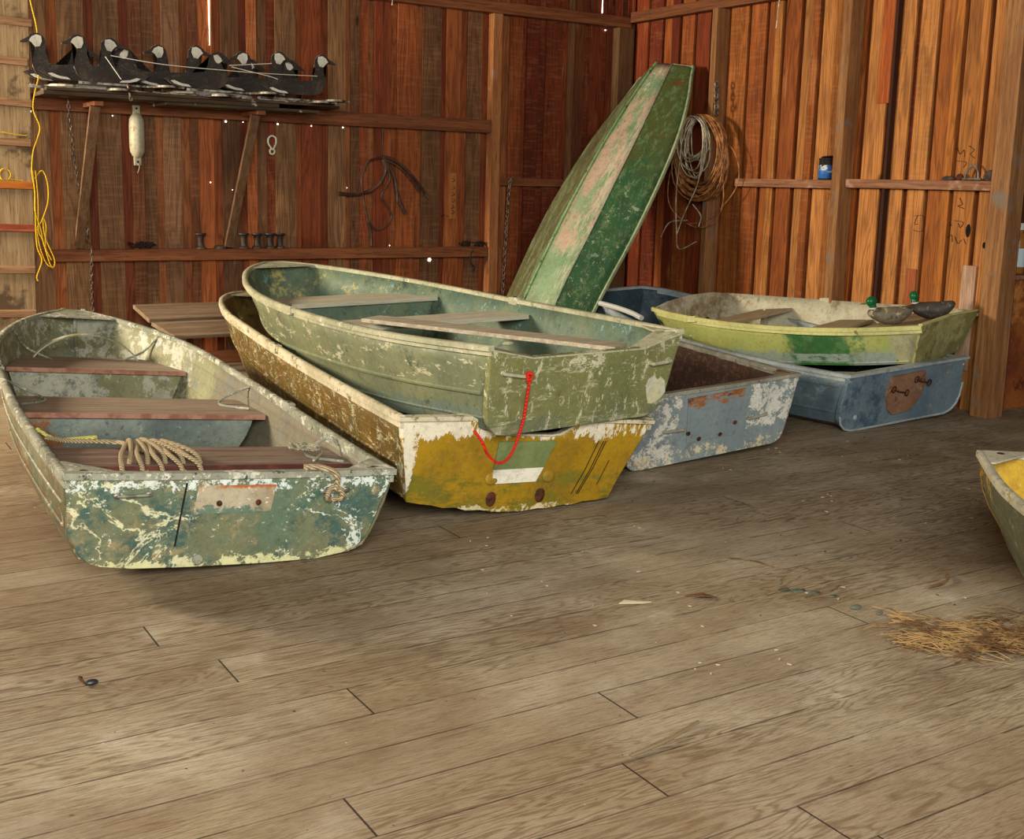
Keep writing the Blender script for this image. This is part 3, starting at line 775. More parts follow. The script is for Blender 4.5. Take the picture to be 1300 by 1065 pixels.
B.strake(mB_out, .33, r=.005); B.strake(mB_out, .62, r=.009)
for x, v in ((-.13, .015), (.145, .03)):
    bm = bmesh.new(); ball(bm, B.tr(x, v, .012), .028, 1, .25, 1.4, 12); o = finish(bm, 'strap_bolt', M_rust, B.e)
for x, v in ((-.155, .125), (.165, .135)):
    bm = bmesh.new(); ball(bm, B.tr(x, v, .012), .030, 1.2, .2, 1, 12); o = finish(bm, 'bolt_plate', mB_tr, B.e)
bm = bmesh.new()
for x0, x1 in ((.33, .40), (.36, .43), (.37, .445)):
    sweep(bm, [B.tr(x0, .03, .0125), B.tr((x0 + x1) / 2 + .005, .17, .0125), B.tr(x1, .33, .0125)], .0022, 4)
sweep(bm, [B.tr(.47, .08, .0125), B.tr(.50, .22, .0125)], .0018, 4)
finish(bm, 'scratch', plain('dark_scratch', (60, 44, 14), .8), B.e)
B.oarlock(-1, .44, mB_rim)
B.thwart(1.7, 2.05, .26, mSeat, box_mat=mB_in); B.thwart(.35, .7, .24, mSeat); B.thwart(3.2, 3.5, .28, mSeat)
B.bowplate(mB_rim, .955)

# ---------------------------------------------------------------- C: olive green boat on top
mC_out = paint('olive_scuffed_side', (122, 126, 92), (104, 112, 86), [((190, 184, 152), 9, .56, .59, (1, .6, 1.6), [('z', .16, .22)], 'flake'), ((104, 118, 104), 3, .40, .52, (1, 1, 1), [('z', .17, .10)]), ((74, 84, 64), 6, .56, .66), ((176, 190, 172), 26, .66, .69, (1, .6, 2))], .55)
mC_in = paint('blue_green_inner', (82, 104, 88), (104, 118, 92), [((176, 164, 100), 5, .52, .64, (1, 1, 1), [('y', 2.2, 2.9)]), ((122, 176, 186), 9, .60, .65), ((58, 78, 70), 4, .54, .66), ((196, 204, 184), 24, .67, .70)], .6)
mC_tr = paint('olive_transom', (120, 122, 76), (104, 110, 70), [((104, 112, 84), 3, .42, .54, (1, 1, 1), [('z', .12, .05)]), ((206, 202, 172), 18, .50, .55, (1, 1, 1.5), [('x', -.30, -.1), ('x', .24, .08), ('z', .16, .28)], 'flake'), ((190, 188, 156), 12, .56, .60, (2, 1, .8)),
     ((172, 170, 136), 14, .56, .62, (.5, 1, 2)), ((72, 80, 46), 5, .6, .7), ((150, 152, 120), 7, .5, .58, (.5, 1, 2), [('z', .10, .02)])], .5)
mC_rim = paint('pale_green_grey_rim', (176, 174, 144), (150, 152, 122), [((112, 118, 92), 10, .56, .64), ((206, 200, 172), 14, .58, .62)], .5)
mC_seat = wood('pale_seat', (196, 190, 166), (174, 170, 146), (112, 106, 84), 'x')
C = Boat('rowing_boat', 'olive green boat with squared stern, stacked on the ochre yellow boat',
  dict(x=3.180, y=4.357, z=.482, yaw=.0554, pitch=-.0331, roll=-.0148, L=3.609, Hs=.410, Hb=.631, rake=.094), [.565, .684, .704, .668, .570, .395, .225, .07],
  rc=(.88, .5), zc=.0, bilge=.05, vee=.01, bulge=.006)
C.hull(mC_out, mC_in)
OC = [(-.568, .415), (-.562, .32), (-.553, .17), (-.545, .09), (-.525, .04), (-.49, .0), (-.44, -.010), (.40, -.012), (.46, .0), (.50, .04), (.525, .12), (.545, .26), (.568, .415), (.33, .352), (-.33, .358)]
C.transom(OC, mC_tr, th=.04, label='olive stern board')
# sloping deck flange round the stern
bm = bmesh.new()
path = [(-.575, .42), (-.33, .362), (.33, .356), (.575, .42)]
for (x0, v0), (x1, v1) in zip(path[:-1], path[1:]):
    a, b_ = C.tr(x0, v0, .008), C.tr(x1, v1, .008)
    ia = Vector((x0 * .86, .13 if abs(x0) > .5 else .075, a.z - .004)); ib = Vector((x1 * .86, .13 if abs(x1) > .5 else .075, b_.z - .004))
    plate(bm, [a, b_, ib, ia], (0, 0, 1), .008)
for sd in (-1, 1):
    P = [Vector((sd * .575, -.006, .416)), Vector((sd * .49, .13, .412)), Vector((sd * .60, .34, C.zs(.095))), Vector((sd * .635, .34, C.zs(.095)))]
    if sd > 0: P = P[::-1]
    plate(bm, P, (0, 0, 1), .008)
finish(bm, 'stern_flange', mC_rim, C.e, smooth=None, bevel=.002)
C.gunwale(mC_rim, .036, .026, lip=.022)
C.strake(mC_out, .60, r=.010, t1=.9); C.strake(mC_out, .93, r=.006, t1=.9)
C.handle(.385, .275, .50, .282, mC_rim, .030, .009)
C.handle(-.49, .30, -.36, .275, mC_rim, .022, .008)
C.panel([(.40, .10), (.385, .15), (.395, .19), (.43, .205), (.455, .18), (.475, .195), (.505, .17), (.52, .11), (.49, .075), (.44, .055), (.415, .06)], paint('bare_primer_blotch', (188, 192, 170), (206, 186, 124), [((214, 196, 130), 6, .45, .6, (1, 1, 1), [('z', .14, .08)])], .6), d=.0085, th=.003, name='bare_patch', label='pale bare primer blotch')
C.thwart(2.35, 2.88, .44, mC_seat, box_mat=mC_in, box_bot=.10)
C.thwart(1.42, 1.78, .385, mC_seat, box_mat=None)
C.thwart(.10, .42, .28, mC_seat)
C.oarlock(1, .45, mC_rim); C.oarlock(-1, .5, mC_rim); C.bowplate(mC_rim, .95)
for x, y in ((.47, .05), (-.45, .04)):
    bm = bmesh.new(); ball(bm, (x, y, .42), 1, .03, .014, .010, 10); finish(bm, 'cleat', mC_rim, C.e)
CM = Matrix.Translation((3.180, 4.357, .482)) @ (Matrix.Rotation(.0554, 4, 'Z') @ Matrix.Rotation(-.0331, 4, 'X') @ Matrix.Rotation(-.0148, 4, 'Y'))
# loose plank laid across the inside
bm = bmesh.new(); a = Vector((-.36, 1.50, .415)); b_ = Vector((.40, .26, .320))
beam(bm, a, b_, .20, .022)
for v in bm.verts: v.co = CM @ v.co
pk = finish(bm, 'loose_plank', wood('weathered_plank', (186, 176, 152), (160, 148, 124), (120, 102, 80), 'x', extra=[((168, 120, 96), 6, .6, .7)]), smooth=None, bevel=.003)
tag(pk, 'loose weathered plank laid slantwise inside the olive green boat', 'plank')
# red rope through the stern handle
q = [C.tr(-.372, .272, .022), C.tr(-.362, .300, .030), C.tr(-.348, .290, .034), C.tr(-.352, .26, .030), C.tr(-.350, .18, .022), C.tr(-.352, .08, .022), C.tr(-.375, -.02, .028), C.tr(-.43, -.095, .055), C.tr(-.50, -.108, .07), C.tr(-.555, -.065, .06), C.tr(-.59, .0, .05), C.tr(-.605, .035, .0)]
o = tube('red_rope', [CM @ p for p in q], .007, M_rrope); tag(o, 'thin bright red rope hanging in a loop from the olive boat stern', 'rope')
bm = bmesh.new()
for k in range(2): sweep(bm, [CM @ C.tr(-.362 + .012 * math.cos(a), .278 + .022 * math.sin(a), .030 + .008 * math.sin(a * 2 + k) + .004 * k) for a in [2 * math.pi * i / 12 + k for i in range(12)]], .006, 7, closed=True)
finish(bm, 'knot', M_rrope, o)

# ---------------------------------------------------------------- E: blue-grey boat with rusty patch
mE_out = paint('blue_grey_side', (140, 150, 146), (120, 130, 128), [((214, 208, 184), 8, .55, .57, (1, 1, 1), None, 'flake'), M_grime], .6)
mE_in = paint('brown_speckled_inner', (74, 50, 38), (58, 38, 30), [((104, 74, 58), 24, .52, .60), ((158, 120, 96), 60, .66, .70), ((36, 24, 18), 5, .56, .68)], .75)
mE_tr = paint('blue_grey_transom_flaking', (138, 150, 150), (126, 140, 142), [((228, 226, 212), 12, .475, .495, (1, 1, 1), [('z', .02, .16), ('x', .10, .32)], 'flake'), ((226, 222, 206), 12, .49, .51, (1, 1, 1), [('x', -.12, -.30)], 'flake'),
     ((222, 208, 168), 11, .51, .53, (1, 1, 1), [('z', .22, .04)], 'flake'), ((110, 120, 122), 3, .56, .66)], .5)
mE_rim = paint('grey_rim', (158, 156, 138), (126, 122, 104), [((104, 84, 62), 10, .56, .62), ((206, 202, 184), 16, .60, .63)], .55)
E_ = Boat('rowing_boat', 'blue grey boat with white flaking stern, rust streaked panel and dark brown inside',
  dict(x=4.565, y=5.011, z=.045, yaw=-.0172, pitch=.0113, roll=-.0540, L=3.681, Hs=.4175, Hb=.604, rake=.072), [.64, .69, .69, .655, .560, .40, .22, .07],
  rc=(.92, .55), zc=-.005, bilge=.06, vee=.012, bulge=.008)
E_.hull(mE_out, mE_in)
OE = [(-.645, .425), (-.625, .30), (-.605, .14), (-.597, .05), (-.590, .015), (-.56, -.008), (-.50, -.016), (-.13, -.012), (.28, -.006), (.50, -.004), (.55, .015), (.575, .05), (.588, .12), (.612, .27), (.645, .425)]
E_.transom(OE, mE_tr, th=.035, label='blue grey stern board flaking to white')
E_.panel([(-.215, .388), (-.190, .108), (.185, .112), (.215, .400)], paint('rust_streaked_panel', (132, 146, 148), (120, 134, 138), [((160, 96, 44), 5, .46, .55, (.6, 1, 1.8), [('z', .22, .34)]), ((112, 62, 32), 11, .52, .58, (.6, 1, 1.6), [('z', .28, .37)]), ((150, 88, 44), 7, .60, .64, (.5, 1, 2))], .5), d=.014, th=.008, label='grey panel with orange rust streaks')
for x, v in ((-.185, .17), (.165, .19), (-.10, .125), (.06, .13)):
    bm = bmesh.new(); ball(bm, E_.tr(x, v, .014), .014, 1.2, .35, 1, 10); finish(bm, 'rusty_bolt', M_rust, E_.e)
E_.rail([(-.65, .428), (.0, .424), (.65, .428)], mE_rim, .05, .022, -.010)
E_.gunwale(mE_rim, .04, .026, lip=.02)
E_.knees(paint('rusty_corner_plate', (150, 138, 116), (112, 84, 64), [((96, 60, 42), 8, .5, .58), ((206, 202, 188), 12, .6, .63)], .6), .15, .2)
E_.handle(-.36, .205, -.22, .20, mE_rim, .018, .009); E_.handle(.27, .20, .41, .21, mE_rim, .018, .009)
E_.thwart(1.5, 1.9, .27, mE_in, box_mat=mE_in); E_.thwart(.32, .62, .25, mE_in, box_mat=mE_in, box_bot=.02)
E_.bowplate(mE_rim, .95)

# ---------------------------------------------------------------- F: blue jon boat, lower right
mF_out = paint('blue_side', (100, 118, 126), (78, 96, 106), [((132, 146, 150), 4, .52, .62, (1, .5, 1)), ((48, 62, 76), 4, .5, .62, (1, 1, 1), [('z', .14, .05)]), ((150, 140, 112), 16, .64, .67)], .45)
mF_in = paint('deep_blue_inner', (54, 78, 90), (42, 60, 70), [((72, 106, 124), 4, .54, .64), ((28, 36, 42), 4, .54, .66)], .55)
mF_tr = paint('blue_transom', (112, 132, 142), (92, 112, 124), [((66, 88, 108), 3, .46, .60, (1, 1, 1), [('x', -.05, -.25)]), ((164, 156, 124), 12, .60, .63, (1, 1, 1), [('x', .05, .25)]), ((70, 76, 72), 20, .66, .70)], .45)
mF_rim = paint('light_blue_grey_rim', (166, 176, 176), (134, 146, 148), [((90, 92, 84), 10, .58, .64)], .45)
mPad = paint('bare_brown_pad', (146, 108, 82), (122, 86, 64), [((158, 128, 100), 12, .56, .62), ((60, 36, 26), 8, .56, .66)], .75)
F_ = Boat('rowing_boat', 'blue jon boat with brown wooden motor pad, under the yellow green pram',
  dict(x=6.555, y=5.279, z=.034, yaw=.0119, pitch=-.0022, roll=-.0403, L=3.265, Hs=.386, Hb=.646, rake=.081), [.590, .655, .690, .690, .610, .50, .40, .25],
  bow='pram', rc=(.98, .85), zc=.0, bilge=.11, vee=.01, bulge=.018, end_v=.45)
F_.hull(mF_out, mF_in)
OF = [(-.60, .378), (-.612, .30), (-.625, .20), (-.622, .11), (-.60, .055), (-.555, .012), (-.48, -.008), (-.23, -.010), (.09, -.008), (.49, -.008), (.56, .014), (.605, .06), (.625, .12), (.622, .22), (.605, .32), (.60, .385), (.585, .392), (-.585, .385)]
F_.transom(OF, mF_tr, th=.035, label='blue stern board')
F_.panel([(-.175, .352), (.155, .362), (.185, .29), (.175, .19), (.12, .11), (.06, .07), (-.10, .062), (-.15, .10), (-.195, .20), (-.20, .27)], mPad, d=.024, th=.02, name='motor_pad', label='bare brown wooden motor pad')
for (x, v, dx) in ((-.09, .235, -1), (.13, .285, 1)):
    bm = bmesh.new(); c0 = F_.tr(x, v, .030)
    sweep(bm, [F_.tr(x - .05, v + .02, .028), c0, F_.tr(x + .07, v - .012, .036)], .006, 6)
    for q in ((x - .06, v + .025), (x + .085, v - .015)):
        sweep(bm, [F_.tr(q[0] + .018 * math.cos(a), q[1] + .022 * math.sin(a), .032) for a in [2 * math.pi * k / 12 for k in range(12)]], .005, 6, closed=True)
    finish(bm, 'wing_bolt', M_rust, F_.e)
bm = bmesh.new(); ball(bm, F_.tr(-.46, .085, .008), .018, 1, .5, 1.2, 10); finish(bm, 'drain_plug', mF_rim, F_.e)
bm = bmesh.new(); sweep(bm, [F_.tr(x, v, .012) for x, v in OF[3:14]], .008, 6); finish(bm, 'seam_flange', mF_rim, F_.e)
F_.rail([(-.61, .392), (.625, .402)], mF_rim, .07, .02, -.014)
F_.gunwale(mF_rim, .045, .026, lip=.03, bowcap=True)
F_.knees(M_alu, .12, .16)
F_.strake(mF_out, .95, r=.010); F_.strake(mF_out, .3, r=.006)
# blunt bow board
bm = bmesh.new(); sec = F_.sec(1.0); plate(bm, [Vector((x, F_.L + .004, z)) for x, z in sec], (0, 1, 0), .02); finish(bm, 'bow_board', mF_in, F_.e, smooth=None)
F_.thwart(2.45, 2.8, .34, mF_in, box_mat=mF_in, box_bot=.15); F_.thwart(1.2, 1.5, .27, mF_in, box_mat=mF_in)

# ---------------------------------------------------------------- G: yellow-green pram on top of the blue boat
mG_out = paint('yellow_green_side', (178, 182, 106), (162, 170, 96), [((146, 160, 148), 3, .24, .46, (1, 1, 1), [('z', .26, .06), ('y', 1.9, 1.2)]), ((52, 104, 54), 3.2, .22, .44, (1, 1, 1), [('y', .16, .62), ('y', 1.25, .78), ('z', -.12, .04)]), ((86, 128, 78), 3, .48, .60, (1, 1, 1), [('y', .15, .4), ('y', 1.3, 1.0)]),
     ((146, 160, 152), 5, .40, .50, (1, .6, 2.2), [('y', .40, .55), ('y', 1.05, .9), ('z', .13, .11), ('z', .03, .06)]),
     ((170, 168, 128), 4, .20, .32, (1, 1, 1), [('y', .26, .16)]), ((112, 104, 60), 9, .60, .67)], .5)
mG_in = paint('cream_inner', (198, 194, 168), (176, 170, 142), [((142, 126, 96), 4, .44, .58, (1, 1, 1), [('y', 1.7, 2.1)]), ((126, 108, 78), 6, .62, .68), ((150, 140, 110), 3, .55, .66)], .6)
mG_tr = paint('olive_grey_transom', (152, 148, 92), (134, 130, 82), [((110, 100, 62), 5, .48, .60, (1, 1, 1), [('x', .1, -.15)]), ((176, 174, 118), 4, .5, .6), ((84, 72, 46), 12, .66, .70)], .55)
mG_rim = paint('yellow_rim', (196, 194, 128), (174, 174, 108), [((122, 108, 66), 9, .60, .66)], .5)
mG_seat = wood('pale_plank_seat', (176, 160, 128), (152, 136, 104), (110, 92, 66), 'x')
Gb = Boat('rowing_boat', 'yellow green pram dinghy with a dark green sprayed blotch, stacked on the blue boat',
  dict(x=7.005, y=5.289, z=.4475, yaw=.1921, pitch=-.1015, roll=-.0833, L=2.306, Hs=.292, Hb=.445, rake=.127), [.418, .60, .665, .675, .640, .585, .535, .50],
  bow='pram', rc=(.80, .74), zc=.02, bilge=.015, vee=.012, bulge=.006, end_v=.5)
Gb.hull(mG_out, mG_in, th=.012)
OG = [(-.424, .335), (-.395, .20), (-.340, .03), (-.31, .008), (0, -.008), (.31, .008), (.345, .05), (.395, .20), (.424, .315), (.0, .338)]
Gb.transom(OG, mG_tr, th=.03, label='olive grey stern board')
bm = bmesh.new(); sec = Gb.sec(1.0); top = [(x, z) for x, z in sec]; plate(bm, [Vector((x, Gb.L + .004, z)) for x, z in [(0, Gb.Hb + .05), (-.3, Gb.Hb + .035)] + top[::1] + [(.3, Gb.Hb + .035)]], (0, 1, 0), .02); finish(bm, 'bow_board', mG_in, Gb.e, smooth=None)
Gb.gunwale(mG_rim, .03, .03, lip=.025, bowcap=False)
Gb.rail([(-.43, .335), (0, .347), (.43, .318)], mG_rim, .03, .014, -.008)
Gb.strake(mG_out, .97, r=.006)
Gb.thwart(1.70, 1.98, .30, mG_seat, box_mat=None)
Gb.thwart(.04, .56, .262, mG_seat)
Gb.thwart(.95, 1.25, .20, mG_seat)
for sd in (-1, 1):
    bm = bmesh.new(); beam(bm, (sd * .50, 1.90, .27), (sd * .30, 1.84, .08), .02, .12); finish(bm, 'seat_bracket', mG_in, Gb.e, smooth=None)
Gb.oarlock(-1, .78, mG_rim); Gb.oarlock(1, .62, mG_in)
GM = Matrix.Translation((7.005, 5.289, .4475)) @ (Matrix.Rotation(.1921, 4, 'Z') @ Matrix.Rotation(-.1015, 4, 'X') @ Matrix.Rotation(-.0833, 4, 'Y'))
bm = bmesh.new(); sweep(bm, [GM @ Vector((-.47 + .02 * math.cos(a), 1.78, .335 + .03 * math.sin(a))) for a in [2 * math.pi * k / 12 for k in range(12)]], .011, 7, closed=True)
sweep(bm, [GM @ Vector(p) for p in ((-.47, 1.78, .300), (-.46, 1.72, .31), (-.44, 1.68, .305))], .01, 6)
tag(finish(bm, 'rusty_shackle', M_rust), 'small rusty shackle on the front seat of the yellow green pram', 'shackle')

# ---------------------------------------------------------------- D: green boat stood on its stern in the corner
mD_out = paint('green_bottom_paint', (58, 104, 62), (50, 92, 58), [((96, 94, 62), 3, .10, .34, (1, 1, 1), [('x', -.02, .06)]), ((82, 92, 46), 3, .30, .50, (1, 1, 1), [('y', 1.0, 2.3), ('x', -.02, -.06)]), ((104, 130, 86), 16, .50, .60, (1.5, .5, 1), [('x', .0, -.05)]),
     ((164, 180, 146), 13, .575, .60, (1, 1, 1), [('x', .0, -.05), ('y', 2.2, 1.7)], 'flake'), ((128, 62, 40), 4, .60, .64, (1, 1, 1), [('x', -.08, -.14)]), ((124, 138, 98), 7, .48, .58, (3, .4, 1), [('x', .0, .06)]), ((84, 78, 50), 4, .52, .62, (2, .4, 1), [('x', .06, .16)])], .55)
D = Boat('rowing_boat', 'narrow green boat stood upright on its stern, leaning into the corner with its bottom outward',
  dict(x=5.198, y=8.415, z=.256, L=3.226, Hs=.373, Hb=.434, rake=.0,
       mat=((-.1509, .5385, .829), (.9825, .1746, .0654), (-.1095, .8243, -.5554))), [.446, .485, .565, .590, .560, .470, .380, .345],
  bow='dory', rc=(.801, .46), zc=.056, bilge=.0, vee=.0, bulge=.0)
def d_half(t):
    b = interp(t, TK, D.b); zs = D.zs(t); zk = .283 * t ** 2.5; rc = .801 + (.46 - .801) * t; c = b * rc; zc = zk + .058
    pts = [(b, zs)] + [(b + (c - b) * u + .006 * math.sin(u * math.pi), zs + (zc - zs) * u) for u in (.25, .5, .75)]
    return pts + [(c, zc), (c * .97, zc - .001), (c * .94, zc - .004), (c * .5, (zc + zk) / 2), (0, zk)]
D.half = d_half
D.hull(mD_out, mE_in)
# pinkish worn bottom half between keel and chine, laid as its own plating
bm = bmesh.new(); rowsP = []
for i in range(30):
    t = i / 29; h = d_half(t); c, zc = h[4]; zk = h[-1][1]; row = []
    for k in range(5):
        u = k / 4; row.append(bm.verts.new((-c * u, t * D.L, zk + (zc - zk) * u - .004)))
    rowsP.append(row)
for a, b_ in zip(rowsP[:-1], rowsP[1:]):
    for k in range(4): bm.faces.new((a[k], a[k + 1], b_[k + 1], b_[k]))
mD_mid = paint('worn_pinkish_green', (150, 172, 134), (118, 150, 108), [((196, 166, 144), 5, .44, .52, (1.6, .5, 1), [('y', .4, 1.1)], 'flake'), ((200, 190, 162), 6, .47, .56, (2.5, .4, 1), [('x', -.08, -.2)], 'flake'), ((84, 124, 78), 9, .58, .64, (3, .5, 1)), ((216, 208, 178), 7, .5, .56, (2, .5, 1), [('y', 2.4, 3.0)]), ((150, 98, 48), 5, .55, .6, (2, .5, 1), [('x', -.30, -.38)])], .6)
o = finish(bm, 'bottom_plating', mD_mid, D.e, smooth=40); md = o.modifiers.new('Solidify', 'SOLIDIFY'); md.thickness = .003; md.offset = 1
o['label'] = 'worn pinkish half of the bottom'
mD_line = paint('pale_green_keel_strip', (146, 178, 128), (110, 150, 96), [((40, 84, 46), 8, .55, .62)], .55)
bm = bmesh.new(); sweep(bm, [Vector((0, t * D.L, .283 * t ** 2.5 - .010)) for t in [k / 30 for k in range(31)]], 0, prof=[(-.012, -.009), (.012, -.009), (.012, .009), (-.012, .009)], up=(0, 0, 1)); finish(bm, 'keel_strip', mD_line, D.e, smooth=None)
D.gunwale(paint('pale_green_rim', (170, 184, 148), (140, 158, 118), [((90, 110, 70), 8, .58, .64)], .5), .022, .03)
bm = bmesh.new(); sec = [(-x, z) for x, z in d_half(1)] + [(x, z) for x, z in d_half(1)[-2::-1]]
plate(bm, [Vector((x, D.L + .006, z)) for x, z in sec], (0, 1, 0), .02); finish(bm, 'bow_board', mD_mid, D.e, smooth=None)
bm = bmesh.new(); sec = [(-x, z) for x, z in d_half(0)] + [(x, z) for x, z in d_half(0)[-2::-1]]
plate(bm, [Vector((x, -.006, z)) for x, z in sec], (0, -1, 0), .02); finish(bm, 'transom', mD_out, D.e, smooth=None)
D.thwart(1.2, 1.45, .27, mSeat); D.thwart(2.3, 2.5, .34, mSeat)

# ---------------------------------------------------------------- I: boat cut by the right edge
mI_out = paint('grey_green_streaked', (84, 84, 62), (70, 72, 52), [((176, 134, 44), 7, .50, .57, (1, 1, 1), [('z', .26, .36), ('y', .5, .3)]), ((188, 186, 156), 22, .61, .64, (2, 2, .6)), ((60, 78, 68), 8, .56, .62), ((52, 44, 30), 10, .6, .66)], .6)
mI_in = paint('bright_ochre_inner', (196, 158, 34), (170, 134, 32), [((104, 90, 50), 6, .6, .7)], .55)
mI_rim = paint('grey_cream_rim', (190, 186, 164), (160, 158, 134), [((150, 136, 70), 8, .58, .64), ((90, 92, 76), 12, .6, .65)], .5)
I_ = Boat('rowing_boat', 'dark grey green boat with ochre inside, only its stern corner showing at the right edge',
  dict(x=4.77, y=2.76, z=.035, yaw=R(144), pitch=0, roll=0, L=3.2, Hs=.47, Hb=.58, rake=.10), [.55, .66, .68, .63, .55, .39, .22, .07],
  rc=(.84, .6), zc=.0, bilge=.17, vee=.03, bulge=.03)
I_.hull(mI_out, mI_in)
h = I_.half(0); OI = [(-x, z) for x, z in h] + [(x, z) for x, z in h[-2::-1]]
I_.transom(OI, mI_in, th=.03, d=.004)
I_.rail([(-.56, .474), (.56, .474)], mI_rim, .05, .02, -.012); I_.gunwale(mI_rim, .034, .024, lip=.02); I_.knees(mI_rim, .20, .22, M_hole)
I_.thwart(.5, .8, .32, mSeat); I_.thwart(1.7, 2.0, .32, mSeat)

# ================================================================== WALL THINGS
# ---- cleat ladder at the left
lad = thing('ladder', 'weathered board ladder with nailed wooden rungs at the left edge of the back wall', 'ladder', (1.3, 9.70, 0))
M_lb = wood('grey_ladder_board', (160, 136, 100), (134, 110, 78), (88, 66, 44), 'z', extra=[((84, 66, 46), 4, .55, .66)])
for x0, x1 in ((1.02, 1.33), (1.34, 1.645)):
    bm = bmesh.new(); box(bm, (x0 - 1.3, -.035, 0), (x1 - 1.3, .0, 4.2))
    for v in bm.verts: v.co.x += v.co.z * .016 - .005
    finish(bm, 'board', M_lb, lad, smooth=None, bevel=.003)
RM = {0: wood('rung_wood', (158, 122, 88), (130, 96, 66), (88, 58, 38), 'x'), 1: wood('orange_rung', (196, 124, 40), (170, 98, 30), (110, 60, 22), 'x'), 2: wood('red_brown_rung', (160, 84, 54), (132, 62, 40), (84, 40, 28), 'x')}
for z, k, e in ((3.63, 0, .37), (3.32, 2, .36), (3.02, 0, .37), (2.70, 0, .40), (2.41, 0, .36), (2.11, 0, .375), (1.815, 0, .36), (1.485, 1, .365), (1.165, 2, .36), (.845, 0, .35), (.505, 0, .345), (.2, 0, .35)):
    bm = bmesh.new(); beam(bm, (-.34, -.055, z + .012), (e, -.055, z - .006 + random.uniform(-.006, .006)), .04, .056); finish(bm, 'rung', RM[k], lad, smooth=None, bevel=.004)

# ---- yellow rope
yr = thing('yellow_rope', 'long thin yellow rope hanging in loops over the ladder rungs', 'rope', (1.7, 9.58, .85))
def rel(pts, o): return [(p[0] - o[0], p[1] - o[1], p[2] - o[2]) for p in pts]
O = (1.7, 9.58, .85)
tube('strand', rel([(1.66, 9.60, 3.4), (1.68, 9.6, 3.0), (1.69, 9.6, 2.85), (1.725, 9.58, 2.63), (1.70, 9.57, 2.44), (1.72, 9.57, 2.30), (1.685, 9.57, 2.16), (1.68, 9.6, 2.05), (1.72, 9.6, 1.93), (1.70, 9.6, 1.84), (1.66, 9.57, 1.74), (1.645, 9.57, 1.60), (1.66, 9.57, 1.45), (1.655, 9.57, 1.30), (1.69, 9.57, 1.16), (1.71, 9.57, 1.04), (1.755, 9.57, .93)], O), .0048, M_yrope, yr)
tube('strand', rel([(1.66, 9.575, 1.54), (1.72, 9.57, 1.60), (1.755, 9.57, 1.50), (1.75, 9.57, 1.36), (1.70, 9.57, 1.22), (1.665, 9.57, 1.16), (1.68, 9.57, 1.02), (1.72, 9.57, .90), (1.77, 9.57, .865), (1.78, 9.57, .93), (1.72, 9.57, 1.10), (1.71, 9.57, 1.24), (1.73, 9.57, 1.18), (1.72, 9.57, 1.02), (1.76, 9.57, .92)], O), .0048, M_yrope, yr)
tube('strand', rel([(1.65, 9.57, 1.6), (1.66, 9.57, 1.40), (1.655, 9.57, 1.2), (1.66, 9.57, 1.02), (1.69, 9.57, .92), (1.65, 9.57, .80), (1.655, 9.57, .76)], O), .0048, M_yrope, yr)
tube('strand', rel([(1.67, 9.57, 1.6), (1.68, 9.57, 1.40), (1.675, 9.57, 1.15), (1.70, 9.57, 1.08), (1.745, 9.57, .90), (1.77, 9.57, .86)], O), .0048, M_yrope, yr)
tube('strand', rel([(1.30, 9.575, 1.84 + .03), (1.45, 9.565, 1.875), (1.55, 9.565, 1.862), (1.62, 9.565, 1.858)], O), .0048, M_yrope, yr)
cz = [(1.455 + .045 * math.cos(k * .8) * (1 - .008 * k), 9.585 - .001 * k, 1.565 + .042 * math.sin(k * .8)) for k in range(22)]
o = tube('yellow_coil', cz + [(1.52, 9.575, 1.53), (1.58, 9.575, 1.522)], .0048, M_yrope, n=4); tag(o, 'little coil of yellow rope resting on the orange ladder rung', 'rope')

# ---- decoy shelf
sh = thing('wall_shelf', 'long rough wall shelf on two diagonal braces, carrying the goose decoys', 'shelf', (2.9, 9.55, 2.19))
M_sb = wood('grey_black_shelf_board', (84, 68, 48), (58, 44, 30), (26, 20, 14), 'x', extra=[((176, 166, 146), 8, .62, .68)])
bm = bmesh.new(); box(bm, (-1.20, -.255, -.034), (.62, .20, -.003)); finish(bm, 'under_board', M_sb, sh, smooth=None, bevel=.006)
bm = bmesh.new(); box(bm, (-.30, -.235, -.060), (.98, .195, -.035)); finish(bm, 'under_board', M_sb, sh, smooth=None, bevel=.006)
bm = bmesh.new(); box(bm, (-1.18, -.27, -.002), (1.10, -.03, .022)); box(bm, (-1.10, -.02, -.002), (1.25, .285, .022)); finish(bm, 'board', M_sb, sh, smooth=None, bevel=.003)
for x in (2.10, 3.38):
    bm = bmesh.new(); beam(bm, (x - 2.9, -.22, -.078), (x - 2.9, .20, -.078), .07, .034); o = finish(bm, 'bearer', M_girtx, sh, smooth=None, bevel=.003)
M_br = wood('brace_wood', (112, 84, 56), (88, 62, 38), (64, 42, 26), 'z')
for a, b_ in (((2.08, 9.37, 2.092), (2.00, 9.73, 1.005)), ((3.34, 9.37, 2.092), (3.22, 9.73, 1.005))):
    bm = bmesh.new(); beam(bm, rel([a], (2.9, 9.55, 2.19))[0], rel([b_], (2.9, 9.55, 2.19))[0], .035, .075, up=(1, 0, 0)); finish(bm, 'brace', M_br, sh, smooth=None, bevel=.003)

